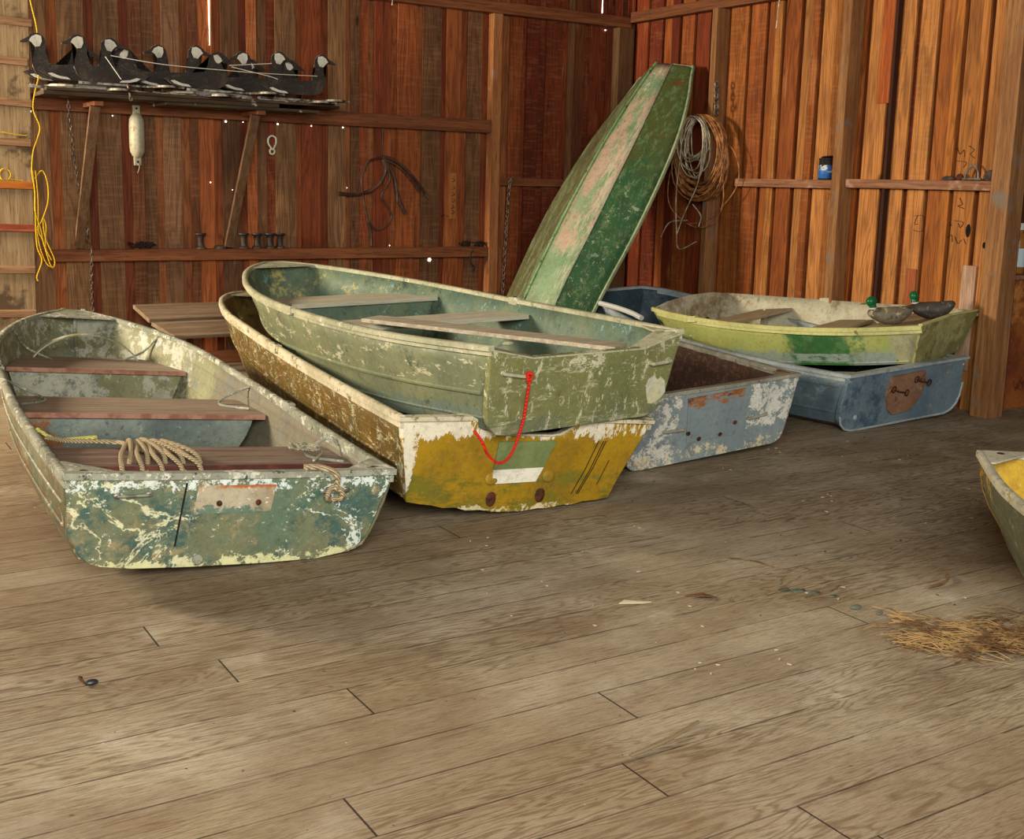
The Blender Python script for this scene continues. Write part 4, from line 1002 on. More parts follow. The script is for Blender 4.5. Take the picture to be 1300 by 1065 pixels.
# ---- goose decoys: sawn plywood silhouettes
M_gb = paint('black_decoy_paint', (34, 30, 28), (48, 40, 34), [((120, 108, 90), 14, .64, .68), ((70, 60, 48), 5, .52, .64)], .6)
M_gw = paint('white_decoy_paint', (214, 212, 198), (186, 184, 168), [((110, 100, 82), 14, .62, .68)], .6)
M_ge = plain('pale_plywood_edge', (178, 170, 152), .7, 0, (60, 52, 44), 9, .40, .60)
BODY = [(-.32, .095), (-.30, .125), (-.20, .150), (-.08, .165), (.05, .165), (.115, .175), (.140, .21), (.138, .27), (.142, .31), (.160, .340), (.190, .358), (.222, .358), (.250, .340), (.268, .318), (.300, .300), (.322, .284), (.318, .276), (.280, .278), (.250, .284), (.228, .280), (.216, .258), (.218, .21), (.232, .16), (.236, .10), (.215, .045), (.17, .012), (.10, 0), (-.12, 0), (-.22, .02), (-.28, .055)]
SLEEP = [(-.30, .06), (-.22, .09), (-.08, .115), (.02, .13), (.045, .18), (.055, .24), (.085, .275), (.125, .29), (.165, .28), (.20, .25), (.25, .215), (.262, .20), (.21, .205), (.175, .21), (.155, .205), (.17, .17), (.20, .13), (.21, .08), (.18, .03), (.12, 0), (-.14, 0), (-.24, .02)]
def goose(shape, label=None):
    g = thing('goose_decoy', label or 'goose', 'decoy', (0, 0, 0), 'goose decoys on the shelf')
    bm = bmesh.new(); plate(bm, [(x, -.008, z) for x, z in shape], (0, -1, 0), .016, 0, 1); b0 = finish(bm, 'body', [M_gb, M_ge], g, smooth=None)
    hd = [(.170, .338), (.205, .346), (.236, .328), (.256, .296), (.238, .282), (.214, .250), (.182, .256), (.166, .295)] if shape is BODY else [(.095, .26), (.125, .268), (.15, .245), (.162, .222), (.135, .20), (.115, .205), (.10, .225)]
    bm = bmesh.new(); plate(bm, [(x, -.011, z) for x, z in hd], (0, -1, 0), .022); c0 = finish(bm, 'cheek_patch', M_gw, g, smooth=None)
    bm = bmesh.new(); plate(bm, [(x, -.0105, z) for x, z in [(-.25, .045), (-.22, .024), (-.16, .008), (-.09, .006), (-.11, .022), (-.17, .030), (-.22, .05)]], (0, -1, 0), .021); r0 = finish(bm, 'rump_patch', M_gw, g, smooth=None)
    KIDS[g.name] = [b0, c0, r0]
    return g
BODY[:] = [(x, z * (.74 if x < .12 else 1)) for x, z in BODY]
g1 = goose(BODY); g2 = goose(SLEEP)
SH = 2.271
# head x, facing (+1 right), y, proto, lean, label
GL = [(1.70, -1, 9.470, 1, 0, 'goose decoy nearest the ladder, looking left over the yellow rope'),
      (1.97, -1, 9.350, 1, .05, 'left bird of the crossed pair of goose decoys at the shelf end by the ladder'),
      (2.05, 1, 9.620, 2, 0, 'goose decoy tucked behind the crossed pair at the left of the shelf'),
      (2.20, 1, 9.380, 1, -.08, 'goose decoy with a tall neck looking right, third from the ladder end of the shelf'),
      (2.34, -1, 9.530, 2, 0, 'low goose decoy tucked against the third one from the ladder end'),
      (2.63, -1, 9.590, 1, 0, 'upright goose decoy looking left, standing alone in the gap of the flock'),
      (2.87, 1, 9.410, 1, 0, 'goose decoy whose curved neck rises above the diagonal string'),
      (3.02, 1, 9.320, 2, -.10, 'goose decoy with its head hanging over the neck of the curved one'),
      (3.31, -1, 9.560, 1, 0, 'tallest left facing goose decoy, behind the right half of the flock'),
      (3.40, 1, 9.650, 2, 0, 'low goose decoy with white breast under the tall left facing one'),
      (3.53, 1, 9.350, 1, 0, 'goose decoy with arched neck, fourth from the free end of the shelf'),
      (3.66, 1, 9.440, 2, -.05, 'goose decoy with long drooping bill beside the arched neck one'),
      (3.89, 1, 9.315, 1, 0, 'foremost goose decoy at the free end of the shelf, bill clear of the wall')]
first = {1: True, 2: True}
for hx, fc, y, pr, lean, lb in GL:
    src = g1 if pr == 1 else g2
    if first[pr]: g = src; first[pr] = False
    else: g = copy_tree(src)
    g['label'] = lb
    hd = .20 if pr == 1 else .13
    g.location = (hx - fc * hd, y, SH); g.rotation_euler = (0, 0, (0 if fc > 0 else math.pi) + random.uniform(-.025, .025))
    g.scale = (1, 1, .93 if pr == 1 else 1.0)
# decoys lying flat, the pile below
M_flat = [M_gb, M_ge]
LABF = ['bottom goose silhouette of the flat pile at the ladder end', 'goose silhouette lying flat, second in the pile at the ladder end', 'flat goose silhouette with white tip under the crossed pair', 'flat goose silhouette in the middle of the shelf, white belly edge up', 'flat goose silhouette lying across the middle bearer', 'flat goose silhouette under the curved neck decoy', 'flat goose silhouette whose white edge points at the right wall', 'topmost flat goose silhouette at the free end, its long tip overhanging']
for i, (x, y, z, a, fl) in enumerate(((1.99, 9.36, 2.213, .05, 1), (2.05, 9.50, 2.2345, 3.3, 1), (2.33, 9.32, 2.256, .1, 1), (2.77, 9.33, 2.213, -.1, 1), (2.95, 9.42, 2.2345, 3.2, 1), (3.14, 9.31, 2.256, .06, 1), (3.60, 9.33, 2.213, .0, 1), (3.74, 9.38, 2.2345, .05, 1))):
    g = thing('goose_silhouette', LABF[i], 'decoy', (x, y, z), 'goose silhouettes lying flat on the shelf')
    bm = bmesh.new(); plate(bm, [(px * 1.15, -pz * .9 + .1, .008) for px, pz in BODY[::-1]], (0, 0, 1), .016, 0, 1); finish(bm, 'body', M_flat, g, smooth=None)
    bm = bmesh.new(); plate(bm, [(px * 1.15, -pz * .9 + .1, .010) for px, pz in [(-.33, .095), (-.22, .02), (-.10, .0), (.10, 0), (.06, .03), (-.12, .04)]], (0, 0, 1), .02); finish(bm, 'belly_patch', M_gw, g, smooth=None)
    g.rotation_euler = (0, 0, a)
# strings over the decoys
o = tubes('decoy_string', [[(2.20, 9.335, 2.47), (2.6, 9.30, 2.43), (3.1, 9.29, 2.42), (3.45, 9.29, 2.42), (3.85, 9.30, 2.43)], [(3.10, 9.285, 2.46), (3.45, 9.28, 2.50)], [(3.12, 9.285, 2.45), (3.42, 9.28, 2.40), (3.50, 9.28, 2.38)], [(2.16, 9.34, 2.46), (2.27, 9.33, 2.30)]], .003, plain('white_string', (212, 206, 190), .8))
tag(o, 'thin white strings stretched across the standing goose decoys', 'string')

# ---- white fender
fe = thing('boat_fender', 'worn white boat fender hanging upright on the back wall', 'fender', (2.47, 9.70, 1.65))
M_fe = paint('scuffed_white_vinyl', (170, 166, 140), (150, 146, 120), [((148, 112, 70), 9, .58, .66), ((110, 104, 84), 16, .62, .68)], .45)
bm = bmesh.new(); lathe(bm, [(.012, .07), (.038, .085), (.056, .12), (.060, .16), (.060, .33), (.056, .375), (.038, .41), (.012, .425)], (0, 0, 0), 20)
finish(bm, 'body', M_fe, fe, smooth=50)
for z0, z1 in ((.01, .09), (.41, .485)):
    bm = bmesh.new(); box(bm, (-.03, -.010, z0), (.03, .010, z1)); e0 = finish(bm, 'eye_tab', M_fe, fe, smooth=None, bevel=.008)
    bm = bmesh.new(); lathe(bm, [(.009, -.0115), (.009, .0115)], (0, 0, (z0 + z1) / 2 + (.012 if z0 > .2 else -.010)), 10, 'y'); finish(bm, 'eyelet', M_hole, e0)
tube('tail', [(0, -.012, .03), (.01, -.015, .0), (-.005, -.012, -.05)], .004, M_cord, fe)

# ---- white ring clip
rg = thing('snap_hook', 'small white teardrop snap hook nailed high on the back wall', 'hook', (3.65, 9.825, 1.80))
bm = bmesh.new(); sweep(bm, catmull([(0, 0, .035), (-.035, 0, .085), (-.030, 0, .130), (.0, 0, .148), (.032, 0, .130), (.034, 0, .085), (.012, 0, .04)], 6, True), .008, 8, closed=True); finish(bm, 'loop', M_gw, rg)
bm = bmesh.new(); sweep(bm, [(.022 * math.cos(a), 0, .015 + .022 * math.sin(a)) for a in [2 * math.pi * k / 14 for k in range(14)]], .008, 8, closed=True); finish(bm, 'eye', M_gw, rg)

# ---- spools on the low girt
M_sp = plain('black_iron_spool', (58, 48, 44), .55, .3, (96, 78, 66), 12)
sp = None
SPL = ['black line spool on the low girt, standing alone left of the brace foot', 'black line spool, first of the row just right of the brace foot', 'black line spool, second of the row right of the brace foot', 'black line spool, third of the row, touching the last one', 'black line spool at the far end of the row from the brace']
bm = bmesh.new(); lathe(bm, [(.048, 0), (.048, .012), (.030, .022), (.026, .05), (.026, .085), (.032, .108), (.050, .118), (.050, .130), (.022, .131), (.022, .12)], (0, 0, 0), 18)
me = None
for i, x in enumerate((3.00, 3.375, 3.495, 3.61, 3.70)):
    if sp is None: sp = finish(bm, 'line_spool', M_sp, smooth=40); s = sp
    else: s = sp.copy(); COL.objects.link(s)
    s.location = (x, 9.795 if i < 3 else 9.79 - .0 * i, .986); tag(s, SPL[i], 'spool', 'line spools on the low girt')
    s.scale = (.94, .94, 1.0)
bm = bmesh.new(); lathe(bm, [(.050, 0), (.052, .014), (.030, .028), (.012, .03)], (0, 0, 0), 16); o = finish(bm, 'jar_lid', M_sp); o.location = (3.17, 9.80, .986); tag(o, 'flat dark lid lying on the low girt between two spools', 'lid')
bm = bmesh.new()
for k in range(14):
    a = random.uniform(-.09, .09); p = [(a, random.uniform(-.02, .02), .01), (a + random.uniform(-.05, .05), random.uniform(-.02, .02), random.uniform(.02, .06)), (a + random.uniform(-.09, .09), 0, random.uniform(.005, .04))]
    sweep(bm, catmull(p, 4), .006, 5)
o = finish(bm, 'wire_clump', plain('dark_wire', (40, 28, 22), .8)); o.location = (2.52, 9.80, .988); tag(o, 'dark tangle of wire on the low girt below the white fender', 'wire')
bm = bmesh.new()
for k in range(22):
    a = random.uniform(-.13, .11); p = [(a, random.uniform(-.02, .02), .006), (a + random.uniform(-.05, .05), random.uniform(-.02, .02), random.uniform(.02, .06)), (a + random.uniform(-.07, .07), 0, random.uniform(.005, .04))]
    sweep(bm, catmull(p, 4), .0045, 5)
o = finish(bm, 'twig_clump', plain('dark_twig', (44, 30, 22), .8)); o.location = (5.66, 9.79, .988); tag(o, 'black twiggy tangle on the low girt against the wall post', 'twigs')
o = tube('iron_hook', [(5.63, 9.752, .955), (5.60, 9.745, .90), (5.61, 9.745, .83), (5.65, 9.748, .79), (5.63, 9.75, .76)], .007, plain('black_hook', (36, 26, 22), .7)); tag(o, 'black iron hook hanging under the twiggy tangle', 'hook')

# ---- chains
def chain(name, pts, label, pitch=.036, r=.0042, w=.012):
    P = catmull(pts, 14); L = [0]
    for a, b_ in zip(P[:-1], P[1:]): L.append(L[-1] + (b_ - a).length)
    bm = bmesh.new(); n = int(L[-1] / pitch)
    for k in range(n):
        d = (k + .5) * pitch; i = max(j for j in range(len(L)) if L[j] <= d); i = min(i, len(P) - 2)
        u = (d - L[i]) / max(1e-6, L[i + 1] - L[i]); c = P[i].lerp(P[i + 1], u); t = (P[i + 1] - P[i]).normalized()
        s = t.cross(Vector((0, 1, 0)) if k % 2 else Vector((1, 0, 0)));
        if s.length < .01: s = t.orthogonal()
        s.normalize(); h = pitch * .62
        sweep(bm, [c + t * (h * math.cos(a)) + s * (w * math.sin(a)) for a in [2 * math.pi * j / 8 for j in range(8)]], r, 5, closed=True)
    o = finish(bm, name, M_chain); tag(o, label, 'chain'); return o
M_chain = plain('grey_rusty_chain', (132, 120, 104), .55, .5, (84, 66, 52), 30)
chain('hanging_chain', [(1.955, 9.71, 2.15), (1.965, 9.72, 1.95), (2.00, 9.74, 1.62), (2.03, 9.75, 1.38)], 'thin dark chain hanging from the ladder end of the decoy shelf')
chain('brace_chain', [(2.055, 9.715, 1.28), (2.065, 9.725, 1.15), (2.075, 9.73, 1.05), (2.095, 9.725, .96), (2.085, 9.73, .75), (2.09, 9.74, .45), (2.09, 9.74, .15)], 'long chain hanging below the foot of the left shelf brace')
chain('post_chain', [(6.02, 9.70, 1.66), (6.015, 9.74, 1.55), (6.005, 9.75, 1.2), (5.985, 9.75, .8), (5.975, 9.75, .25)], 'long steel chain hanging beside the wall post behind the leaning green boat', .040, .005, .014)
chain('stud_chain', [(7.315, 8.30, 2.56), (7.31, 8.29, 2.45), (7.31, 8.28, 2.32), (7.30, 8.27, 2.22)], 'short rusty chain hanging on the stud above the wire coils', .05, .010, .022)
chain('shelf_chain', [(2.30, 9.27, 2.26), (2.31, 9.26, 2.20), (2.33, 9.26, 2.12)], 'short dangling chain end below the decoy shelf near the fender', .03, .004, .010)

# ---- rubber hoses on a nail
hz = thing('hose_bundle', 'bundle of dark rubber hoses hung on a nail of the back wall', 'hose', (4.68, 9.80, 1.78))
M_ho = plain('dark_brown_rubber', (58, 40, 32), .45, 0, (88, 62, 46), 7)
HZ = [([(4.26, 1.47), (4.40, 1.46), (4.55, 1.49), (4.66, 1.56), (4.72, 1.68), (4.69, 1.78)], .017), ([(4.69, 1.80), (4.55, 1.76), (4.48, 1.60), (4.50, 1.42), (4.54, 1.24), (4.575, 1.12), (4.58, 1.00)], .010),
      ([(4.68, 1.81), (4.80, 1.78), (4.95, 1.68), (5.10, 1.52), (5.17, 1.44)], .013), ([(4.69, 1.79), (4.85, 1.72), (5.0, 1.58), (5.06, 1.50)], .011),
      ([(4.70, 1.79), (4.80, 1.66), (4.84, 1.48), (4.90, 1.34), (4.93, 1.30)], .018), ([(4.70, 1.78), (4.82, 1.60), (4.84, 1.40)], .012),
      ([(4.69, 1.79), (4.76, 1.62), (4.68, 1.46), (4.72, 1.38), (4.78, 1.28), (4.73, 1.18), (4.62, 1.15), (4.55, 1.22)], .008), ([(4.68, 2.06), (4.68, 1.92), (4.69, 1.80)], .006)]
for i, (p, r) in enumerate(HZ):
    pts = [(x - 4.68, -.006 * (i % 4), z - 1.78) for x, z in p]
    tube('hose', pts, r, M_ho, hz)

# ---- low bench by the wall
be = thing('plank_bench', 'low grey plank bench against the back wall, behind the front left boat', 'bench', (2.8, 9.35, 0))
M_bn = wood('grey_bench_wood', (142, 122, 98), (116, 96, 74), (78, 58, 42), 'x')
bm = bmesh.new(); plate(bm, rel([(2.39, 9.66, .545), (2.44, 9.36, .455), (4.6, 9.36, .455), (4.6, 9.66, .545)], (2.8, 9.35, 0)), (0, -.287, .958), .035); finish(bm, 'seat_plank', M_bn, be, smooth=None, bevel=.004)
bm = bmesh.new(); plate(bm, rel([(2.45, 9.335, .435), (2.58, 9.16, .34), (4.6, 9.16, .34), (4.6, 9.335, .435)], (2.8, 9.35, 0)), (0, -.477, .879), .035); finish(bm, 'seat_plank', M_bn, be, smooth=None, bevel=.004)
for x in (2.68, 4.3):
    bm = bmesh.new(); beam(bm, (x - 2.8, -.06, 0), (x - 2.8, -.06, .36), .06, .05); beam(bm, (x - 2.8, .22, 0), (x - 2.8, .22, .46), .06, .05); finish(bm, 'leg', M_bn, be, smooth=None, bevel=.003)

# ---- wire coils on the right wall
def coil(name, label, cy, cz, ry, rz, nloop, jit, r, mat, x=7.30, tilt=.0, seed=1):
    rnd = random.Random(seed); t = thing(name, label, 'wire coil', (x, cy, cz + rz))
    bm = bmesh.new()
    for k in range(nloop):
        a = ry * rnd.uniform(1 - jit, 1.03); b_ = rz * rnd.uniform(1 - jit, 1.02); ph = rnd.uniform(-.12, .12); dx = rnd.uniform(-.05, .05)
        P = []
        for j in range(26):
            th = 2 * math.pi * j / 26; y = a * math.sin(th); z = b_ * math.cos(th)
            w = 1 - .12 * (z / rz)  # narrower at the top where it hangs
            P.append((dx + .02 * math.sin(2 * th + k), y * w + ph * z * .3, z - b_))
        sweep(bm, P, r, 5, closed=True)
    finish(bm, 'loops', mat, t); return t
M_w1 = plain('rusty_wire', (186, 128, 74), .6, .1, (128, 82, 46), 14)
M_w2 = plain('grey_wire', (206, 196, 170), .5, .1, (150, 134, 106), 14)
c1 = coil('wire_coil', 'large rusty brown wire coil hanging from the right wall stud', 8.42, 1.88, .345, .385, 24, .20, .0072, M_w1, 7.27, seed=3)
tubes('loose_end', [[(0, .30, -.2), (0, .44, -.6), (-.02, .36, -.86), (0, .05, -1.02), (.02, -.2, -.98), (.02, -.32, -.8), (.02, -.30, -.55), (0, -.28, -.3)], [(0, -.1, -.1), (.06, -.40, -.35), (.08, -.42, -.65), (.05, -.1, -.95), (.04, .15, -1.0)]], .0055, M_w1, c1)
c2 = coil('pale_wire_coil', 'pale grey wire coil hanging inside the rusty one', 8.43, 1.97, .18, .28, 12, .38, .0055, M_w2, 7.20, seed=5)
tubes('loose_end', [[(0, .18, -.3), (-.02, .20, -.7), (-.02, .17, -1.05), (-.02, .12, -1.22), (-.02, -.12, -1.14)], [(0, -.12, -.3), (-.02, -.10, -.6), (0, .10, -.9), (-.02, .17, -1.10)], [(0, .05, -.95), (0, .30, -.98), (0, .42, -1.12)], [(0, -.02, -.8), (0, -.14, -.9), (0, -.12, -1.0)]], .0055, M_w2, c2)
bm = bmesh.new(); sweep(bm, [(7.35, 8.41, 2.24), (7.14, 8.41, 2.255)], .008, 6); o = finish(bm, 'coil_nail', M_rust); tag(o, 'rusty spike in the stud holding up the wire coils', 'nail')
o = tube('bent_wire', [(7.40, 7.62, 3.40), (7.39, 7.64, 3.21), (7.40, 7.66, 3.08), (7.42, 7.69, 2.98)], .006, M_w2); tag(o, 'thin bent wire hanging down the top of the right wall', 'wire')
o = tube('wire_hook', [(4.44, 9.742, 3.30), (4.62, 9.742, 3.27), (4.74, 9.742, 3.215), (4.745, 9.742, 3.13)], .005, M_w2); tag(o, 'pale bent wire hooked on the high girt of the back wall', 'wire')

# ---- paint can
can = thing('paint_can', 'blue and black paint can with its lid ajar on the right wall girt', 'paint can', (7.437, 7.02, 1.696))
M_can = paint('black_can', (28, 30, 32), (44, 42, 40), [((96, 84, 70), 20, .62, .68)], .4)
bm = bmesh.new(); lathe(bm, [(.060, 0), (.062, .004), (.060, .010), (.060, .165), (.063, .170), (.063, .176), (.054, .176), (.054, .165)], (0, 0, 0), 28); finish(bm, 'body', M_can, can, smooth=40)
M_lab = paint('blue_label', (40, 112, 190), (24, 84, 160), [((226, 226, 212), 9, .54, .57, (1, 1, 1.6), [('z', .03, .06)]), ((28, 30, 36), 7, .50, .54, (1, 1, 1), [('z', .085, .11)]), ((210, 180, 130), 10, .62, .64)], .4)
bm = bmesh.new(); lathe(bm, [(.0605, .012), (.0612, .013), (.0612, .118), (.0605, .119)], (0, 0, 0), 28); finish(bm, 'label_band', M_lab, can, smooth=40)['label'] = 'torn blue paper label'
bm = bmesh.new(); lathe(bm, [(.058, 0), (.060, .004), (.055, .008)], (0, 0, 0), 24)
bmesh.ops.rotate(bm, verts=bm.verts, cent=(0, 0, 0), matrix=Matrix.Rotation(R(-7), 3, 'X')); bmesh.ops.translate(bm, verts=bm.verts, vec=(0, -.02, .184)); finish(bm, 'lid', M_rust, can, smooth=40)

# ---- shackle, lumps on the right girt
sk = thing('bow_shackle', 'grey steel bow shackle lying on the right wall girt', 'shackle', (7.44, 5.60, 1.706))
tube('bow', [(0, .055, .012), (0, .05, .05), (0, .02, .095), (0, -.02, .105), (0, -.05, .07), (0, -.058, .03), (0, -.055, .012)], .009, M_steel, sk)
bm = bmesh.new(); sweep(bm, [(0, .085, .012), (0, -.085, .012)], .009, 8); finish(bm, 'pin', M_steel, sk)
def lump(name, c, s, mat, label, cat, seed=0):
    rnd = random.Random(seed); bm = bmesh.new(); ball(bm, (0, 0, 0), 1, *s, seg=16)
    for v in bm.verts: v.co *= 1 + .18 * math.sin(v.co.x * 60 + seed) * math.cos(v.co.y * 50) ; v.co.z = max(v.co.z, -s[2] * .6)
    bmesh.ops.translate(bm, verts=bm.verts, vec=(0, 0, s[2] * .6)); o = finish(bm, name, mat, smooth=60); o.location = c; return tag(o, label, cat)
M_rag = plain('dark_rag', (60, 50, 46), .9, 0, (88, 76, 68), 16)
lump('dark_rag', (7.44, 5.435, 1.706), (.03, .075, .045), M_rag, 'dark crumpled rag on the right wall girt beside the steel shackle', 'rag', 2)
lump('rope_scrap', (7.44, 5.80, 1.706), (.025, .05, .022), M_rag, 'small dark rope scrap on the right wall girt, paint can side of the shackle', 'scrap', 5)
lump('rusty_fitting', (7.44, 5.70, 1.706), (.02, .03, .03), M_rust, 'small rusty fitting between the rope scrap and the shackle', 'fitting', 7)

# ---- bottle and dish in the alcove
bo = thing('plastic_bottle', 'white capped bottle with a pale blue label on the ledge at the right edge', 'bottle', (8.02, 5.56, 1.021))
bm = bmesh.new(); lathe(bm, [(.050, 0), (.055, .01), (.055, .24), (.045, .28), (.026, .31), (.026, .33)], (0, 0, 0), 20); finish(bm, 'body', plain('amber_plastic', (150, 96, 40), .3), bo, smooth=40)
bm = bmesh.new(); lathe(bm, [(.056, .05), (.0565, .05), (.0565, .19), (.056, .19)], (0, 0, 0), 20); finish(bm, 'label_band', plain('pale_blue_label', (186, 206, 212), .5), bo)
bm = bmesh.new(); lathe(bm, [(.031, .33), (.031, .375), (.028, .38)], (0, 0, 0), 18); finish(bm, 'cap', M_gw, bo)
bm = bmesh.new(); lathe(bm, [(.07, 0), (.10, .02), (.115, .05), (.112, .052), (.09, .02)], (0, 0, 0), 20); o = finish(bm, 'metal_dish', plain('blue_grey_metal', (84, 100, 104), .4, .4)); o.location = (7.83, 5.62, 1.021); tag(o, 'blue grey metal dish on the ledge beside the bottle', 'dish')

# ---- mallard decoys lying in the pram
def duck(label, m, head_rot, body_col):
    d = thing('duck_decoy', label, 'decoy', (0, 0, 0), 'mallard decoys in the pram'); d.matrix_world = m
    bm = bmesh.new(); ball(bm, (0, 0, .075), 1, .19, .085, .075, 20)
    for v in bm.verts:
        if v.co.x < -.08: v.co.z += (-.08 - v.co.x) * .45; v.co.y *= .8
        if v.co.x > .05: v.co.z += (v.co.x - .05) * .25
    finish(bm, 'body', body_col, d, smooth=80)
    bm = bmesh.new(); ball(bm, (0, 0, 0), 1, .048, .038, .044, 16)
    for v in bm.verts: v.co.x += 0
    sweep(bm, [(0, 0, -.01), (-.012, 0, -.055)], .030, 12)
    M4 = Matrix.Translation((.15, 0, .205)) @ Matrix.Rotation(head_rot, 4, 'Z')
    for v in bm.verts: v.co = M4 @ v.co
    h = finish(bm, 'head', plain('mallard_green', (18, 92, 52), .3), d, smooth=60); h['label'] = 'glossy green head'
    bm = bmesh.new(); ball(bm, (.065, 0, -.012), 1, .036, .020, .008, 12)
    for v in bm.verts: v.co = M4 @ v.co
    finish(bm, 'bill', plain('olive_yellow_bill', (128, 120, 52), .5), h)
    bm = bmesh.new(); lathe(bm, [(.034, -.006), (.035, 0), (.034, .006)], (.138, 0, .146), 14); finish(bm, 'neck_ring', M_gw, d)
    return d
M_du = paint('grey_brown_feather', (112, 104, 84), (86, 80, 66), [((164, 154, 128), 14, .54, .60), ((52, 46, 38), 7, .54, .62)], .6)
M_du2 = paint('dark_feather', (66, 62, 56), (46, 44, 42), [((120, 112, 98), 12, .56, .62)], .6)
duck('green headed duck decoy facing the bow in the yellow green pram', GM @ Matrix.Translation((-.16, .37, .275)) @ Matrix.Rotation(R(118), 4, 'Z') @ Matrix.Scale(.85, 4), R(20), M_du)
duck('green headed duck decoy with darker body nearer the stern of the pram', GM @ Matrix.Translation((.13, .20, .272)) @ Matrix.Rotation(R(105), 4, 'Z') @ Matrix.Scale(.85, 4), R(-60), M_du2)

# ---- white pipe end between the blue boat and the leaning one
o = tube('pale_loop', [(5.86, 7.98, .615), (5.90, 7.80, .595), (5.92, 7.62, .570), (5.90, 7.45, .545)], .022, plain('pale_grey_plastic', (190, 192, 182), .5)); tag(o, 'pale bent pipe lying on the bow rim of the blue boat', 'pipe')

# ---- floor litter
st = bmesh.new(); rnd = random.Random(11)
def straw(cx, cy, sx, sy, n, ang, da, h):
    for k in range(n):
        x = cx + rnd.gauss(0, sx); y = cy + rnd.gauss(0, sy); a = ang + rnd.gauss(0, da); L = rnd.uniform(.05, .17); z = rnd.uniform(.003, h); c = rnd.uniform(-.02, .02)
        dx, dy = math.cos(a) * L / 2, math.sin(a) * L / 2
        sweep(st, [(x - dx, y - dy, z), (x - dy * c, y + dx * c, z + rnd.uniform(0, .012)), (x + dx, y + dy, z * rnd.uniform(.4, 1))], rnd.uniform(.0012, .0022), 4)
straw(3.44, 2.56, .07, .05, 120, -.6, .5, .03); straw(3.60, 2.42, .09, .03, 110, -.35, .4, .03); straw(3.52, 2.74, .05, .04, 22, -1.2, .3, .02); straw(3.72, 2.46, .10, .06, 110, -.5, .6, .02); straw(3.66, 2.60, .14, .04, 60, -.3, .5, .012); straw(3.95, 2.40, .2, .10, 90, -.4, .6, .012)
tag(finish(st, 'straw_pile', plain('dry_straw', (160, 128, 80), .8, 0, (92, 64, 36), 9)), 'dry brown straw heap on the floor near the right edge', 'straw', kind='stuff')
db = bmesh.new()
for k in range(140):
    u = rnd.random(); x = rnd.uniform(2.2, 6.2); y = rnd.uniform(2.6, 5.2)
    L = rnd.uniform(.003, .011); a = rnd.uniform(0, 6.28)
    plate(db, [(x + L * math.cos(a), y + L * math.sin(a), .004), (x + L * .4 * math.cos(a + 1.7), y + L * .4 * math.sin(a + 1.7), .004), (x - L * math.cos(a), y - L * math.sin(a), .004), (x - L * .4 * math.cos(a + 1.4), y - L * .4 * math.sin(a + 1.4), .004)], (0, 0, 1), .003)
tag(finish(db, 'wood_crumbs', plain('pale_crumbs', (190, 170, 132), .8, 0, (84, 62, 40), .9, .48, .52), smooth=None), 'scattered bark crumbs and paint flakes on the floor boards', 'crumbs', kind='stuff')
def twig(pts, r, label, mat=None):
    o = tube('twig', pts, r, mat or M_tw, n=5, seg=5); return tag(o, label, 'twig')
M_tw = plain('brown_twig', (122, 96, 62), .8, 0, (94, 66, 38), 18)
twig([(3.90, 2.97, .006), (3.98, 2.96, .010), (4.06, 2.99, .012), (4.12, 3.04, .006)], .006, 'curved dry twig above the straw heap')
twig([(3.36, 3.12, .006), (3.50, 3.12, .008), (3.60, 3.16, .006)], .003, 'thin pale twig beside the grey green flakes')
twig([(3.42, 3.66, .005), (3.50, 3.56, .007), (3.52, 3.46, .005)], .003, 'thin bent twig in the middle of the open floor')
twig([(1.95, 2.42, .006), (2.10, 2.44, .008), (2.26, 2.49, .006)], .006, 'straight dark twig on the nearest floor boards', plain('grey_twig', (112, 96, 70), .8))
bm = bmesh.new()
for x, y, s in ((3.36, 3.24, .03), (3.40, 3.20, .04), (3.44, 3.15, .035), (3.48, 3.09, .025)):
    ball(bm, (x, y, .002), s, 1, .5, .14, 8)
tag(finish(bm, 'green_flakes', plain('grey_green_flake', (96, 104, 88), .7, 0, (62, 66, 56), 30)), 'short trail of grey green paint flakes on the open floor', 'flakes', kind='stuff')
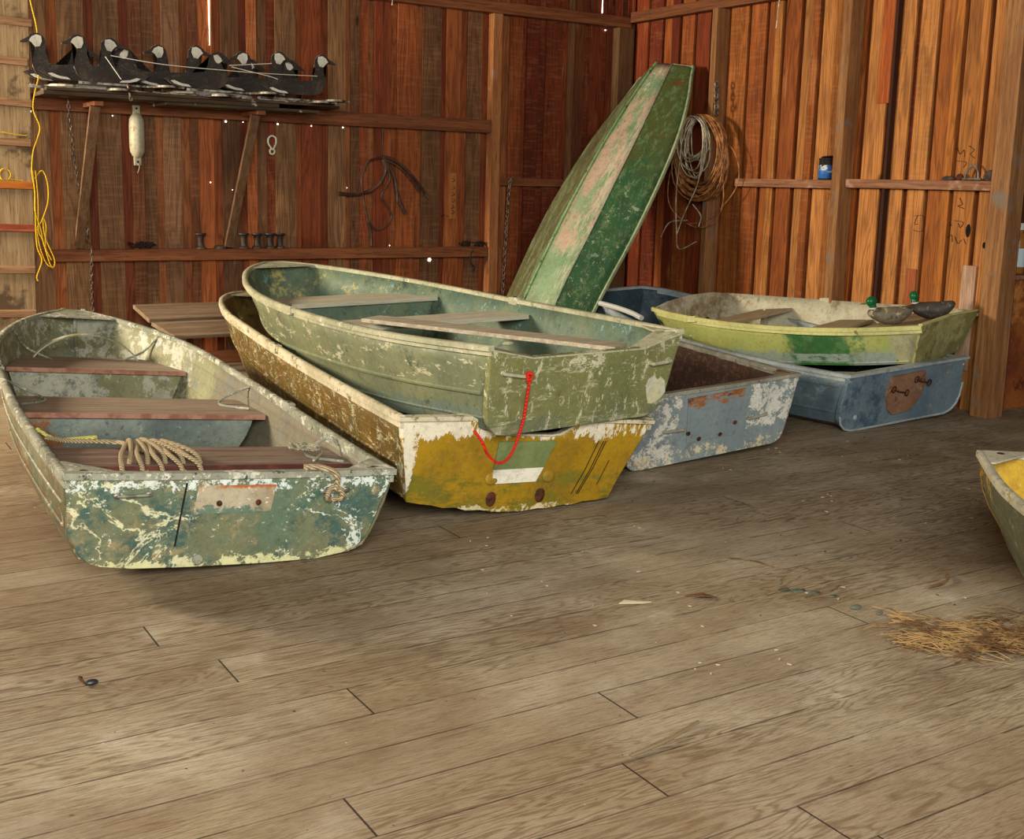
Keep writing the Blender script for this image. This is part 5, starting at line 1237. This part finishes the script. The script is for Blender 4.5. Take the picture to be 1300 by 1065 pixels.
for (x, y, s, lb) in ((3.46, 2.95, .028, 'larger grey green pebble beyond the straw heap'), (3.49, 2.86, .018, 'smaller grey green pebble beyond the straw heap')):
    bm = bmesh.new(); ball(bm, (x, y, .006), s, 1, .55, .3, 10); tag(finish(bm, 'pebble', plain('grey_green_stone', (92, 100, 88), .7)), lb, 'pebble')
bm = bmesh.new(); plate(bm, [(2.94, 3.36, .010), (2.99, 3.30, .018), (3.05, 3.29, .006), (3.02, 3.35, .012)], (0, 0, 1), .003); tag(finish(bm, 'dry_leaf', plain('red_brown_leaf', (104, 70, 46), .7), smooth=None), 'curled red brown leaf in the middle of the floor', 'leaf')
bm = bmesh.new(); plate(bm, [(2.66, 3.42, .006), (2.74, 3.37, .010), (2.78, 3.37, .008), (2.70, 3.44, .006)], (0, 0, 1), .003); tag(finish(bm, 'wood_chip', plain('pale_chip', (206, 192, 158), .7), smooth=None), 'pale wood chip left of the curled leaf', 'chip')
cl = thing('small_clip', 'small dark metal clip on the floor at the front left', 'clip', (.735, 3.63, 0))
bm = bmesh.new(); ball(bm, (0, 0, .010), 1, .022, .012, .010, 10); finish(bm, 'body', plain('gunmetal', (52, 56, 58), .4, .5), cl)
tube('tongue', [(-.02, .0, .012), (-.03, .03, .02), (-.02, .045, .012)], .004, M_rust, cl)

# ================================================================== LIGHT
w = bpy.data.worlds.new('World'); SC.world = w; w.use_nodes = True
bg = w.node_tree.nodes['Background']; bg.inputs[0].default_value = (.80, .88, 1.0, 1); bg.inputs[1].default_value = .28
def area(name, loc, target, sx, sy, power, col):
    l = bpy.data.lights.new(name, 'AREA'); l.shape = 'RECTANGLE'; l.size = sx; l.size_y = sy; l.energy = power; l.color = col
    o = bpy.data.objects.new(name, l); COL.objects.link(o); o.location = loc
    o.rotation_euler = (Vector(target) - Vector(loc)).to_track_quat('-Z', 'Y').to_euler(); return o
area('door_daylight', (-.4, -1.3, 2.9), (2.3, 3.5, .0), 3.4, 2.0, 410, (1.0, .96, .88))
area('window_daylight', (-2.9, 8.9, 2.7), (7.4, 7.6, 1.9), 1.2, 1.2, 560, (1.0, .86, .66))
SC.view_settings.view_transform = 'Standard'; SC.view_settings.look = 'None'; SC.view_settings.exposure = .56; SC.view_settings.gamma = 1
SC.view_settings.use_curve_mapping = False
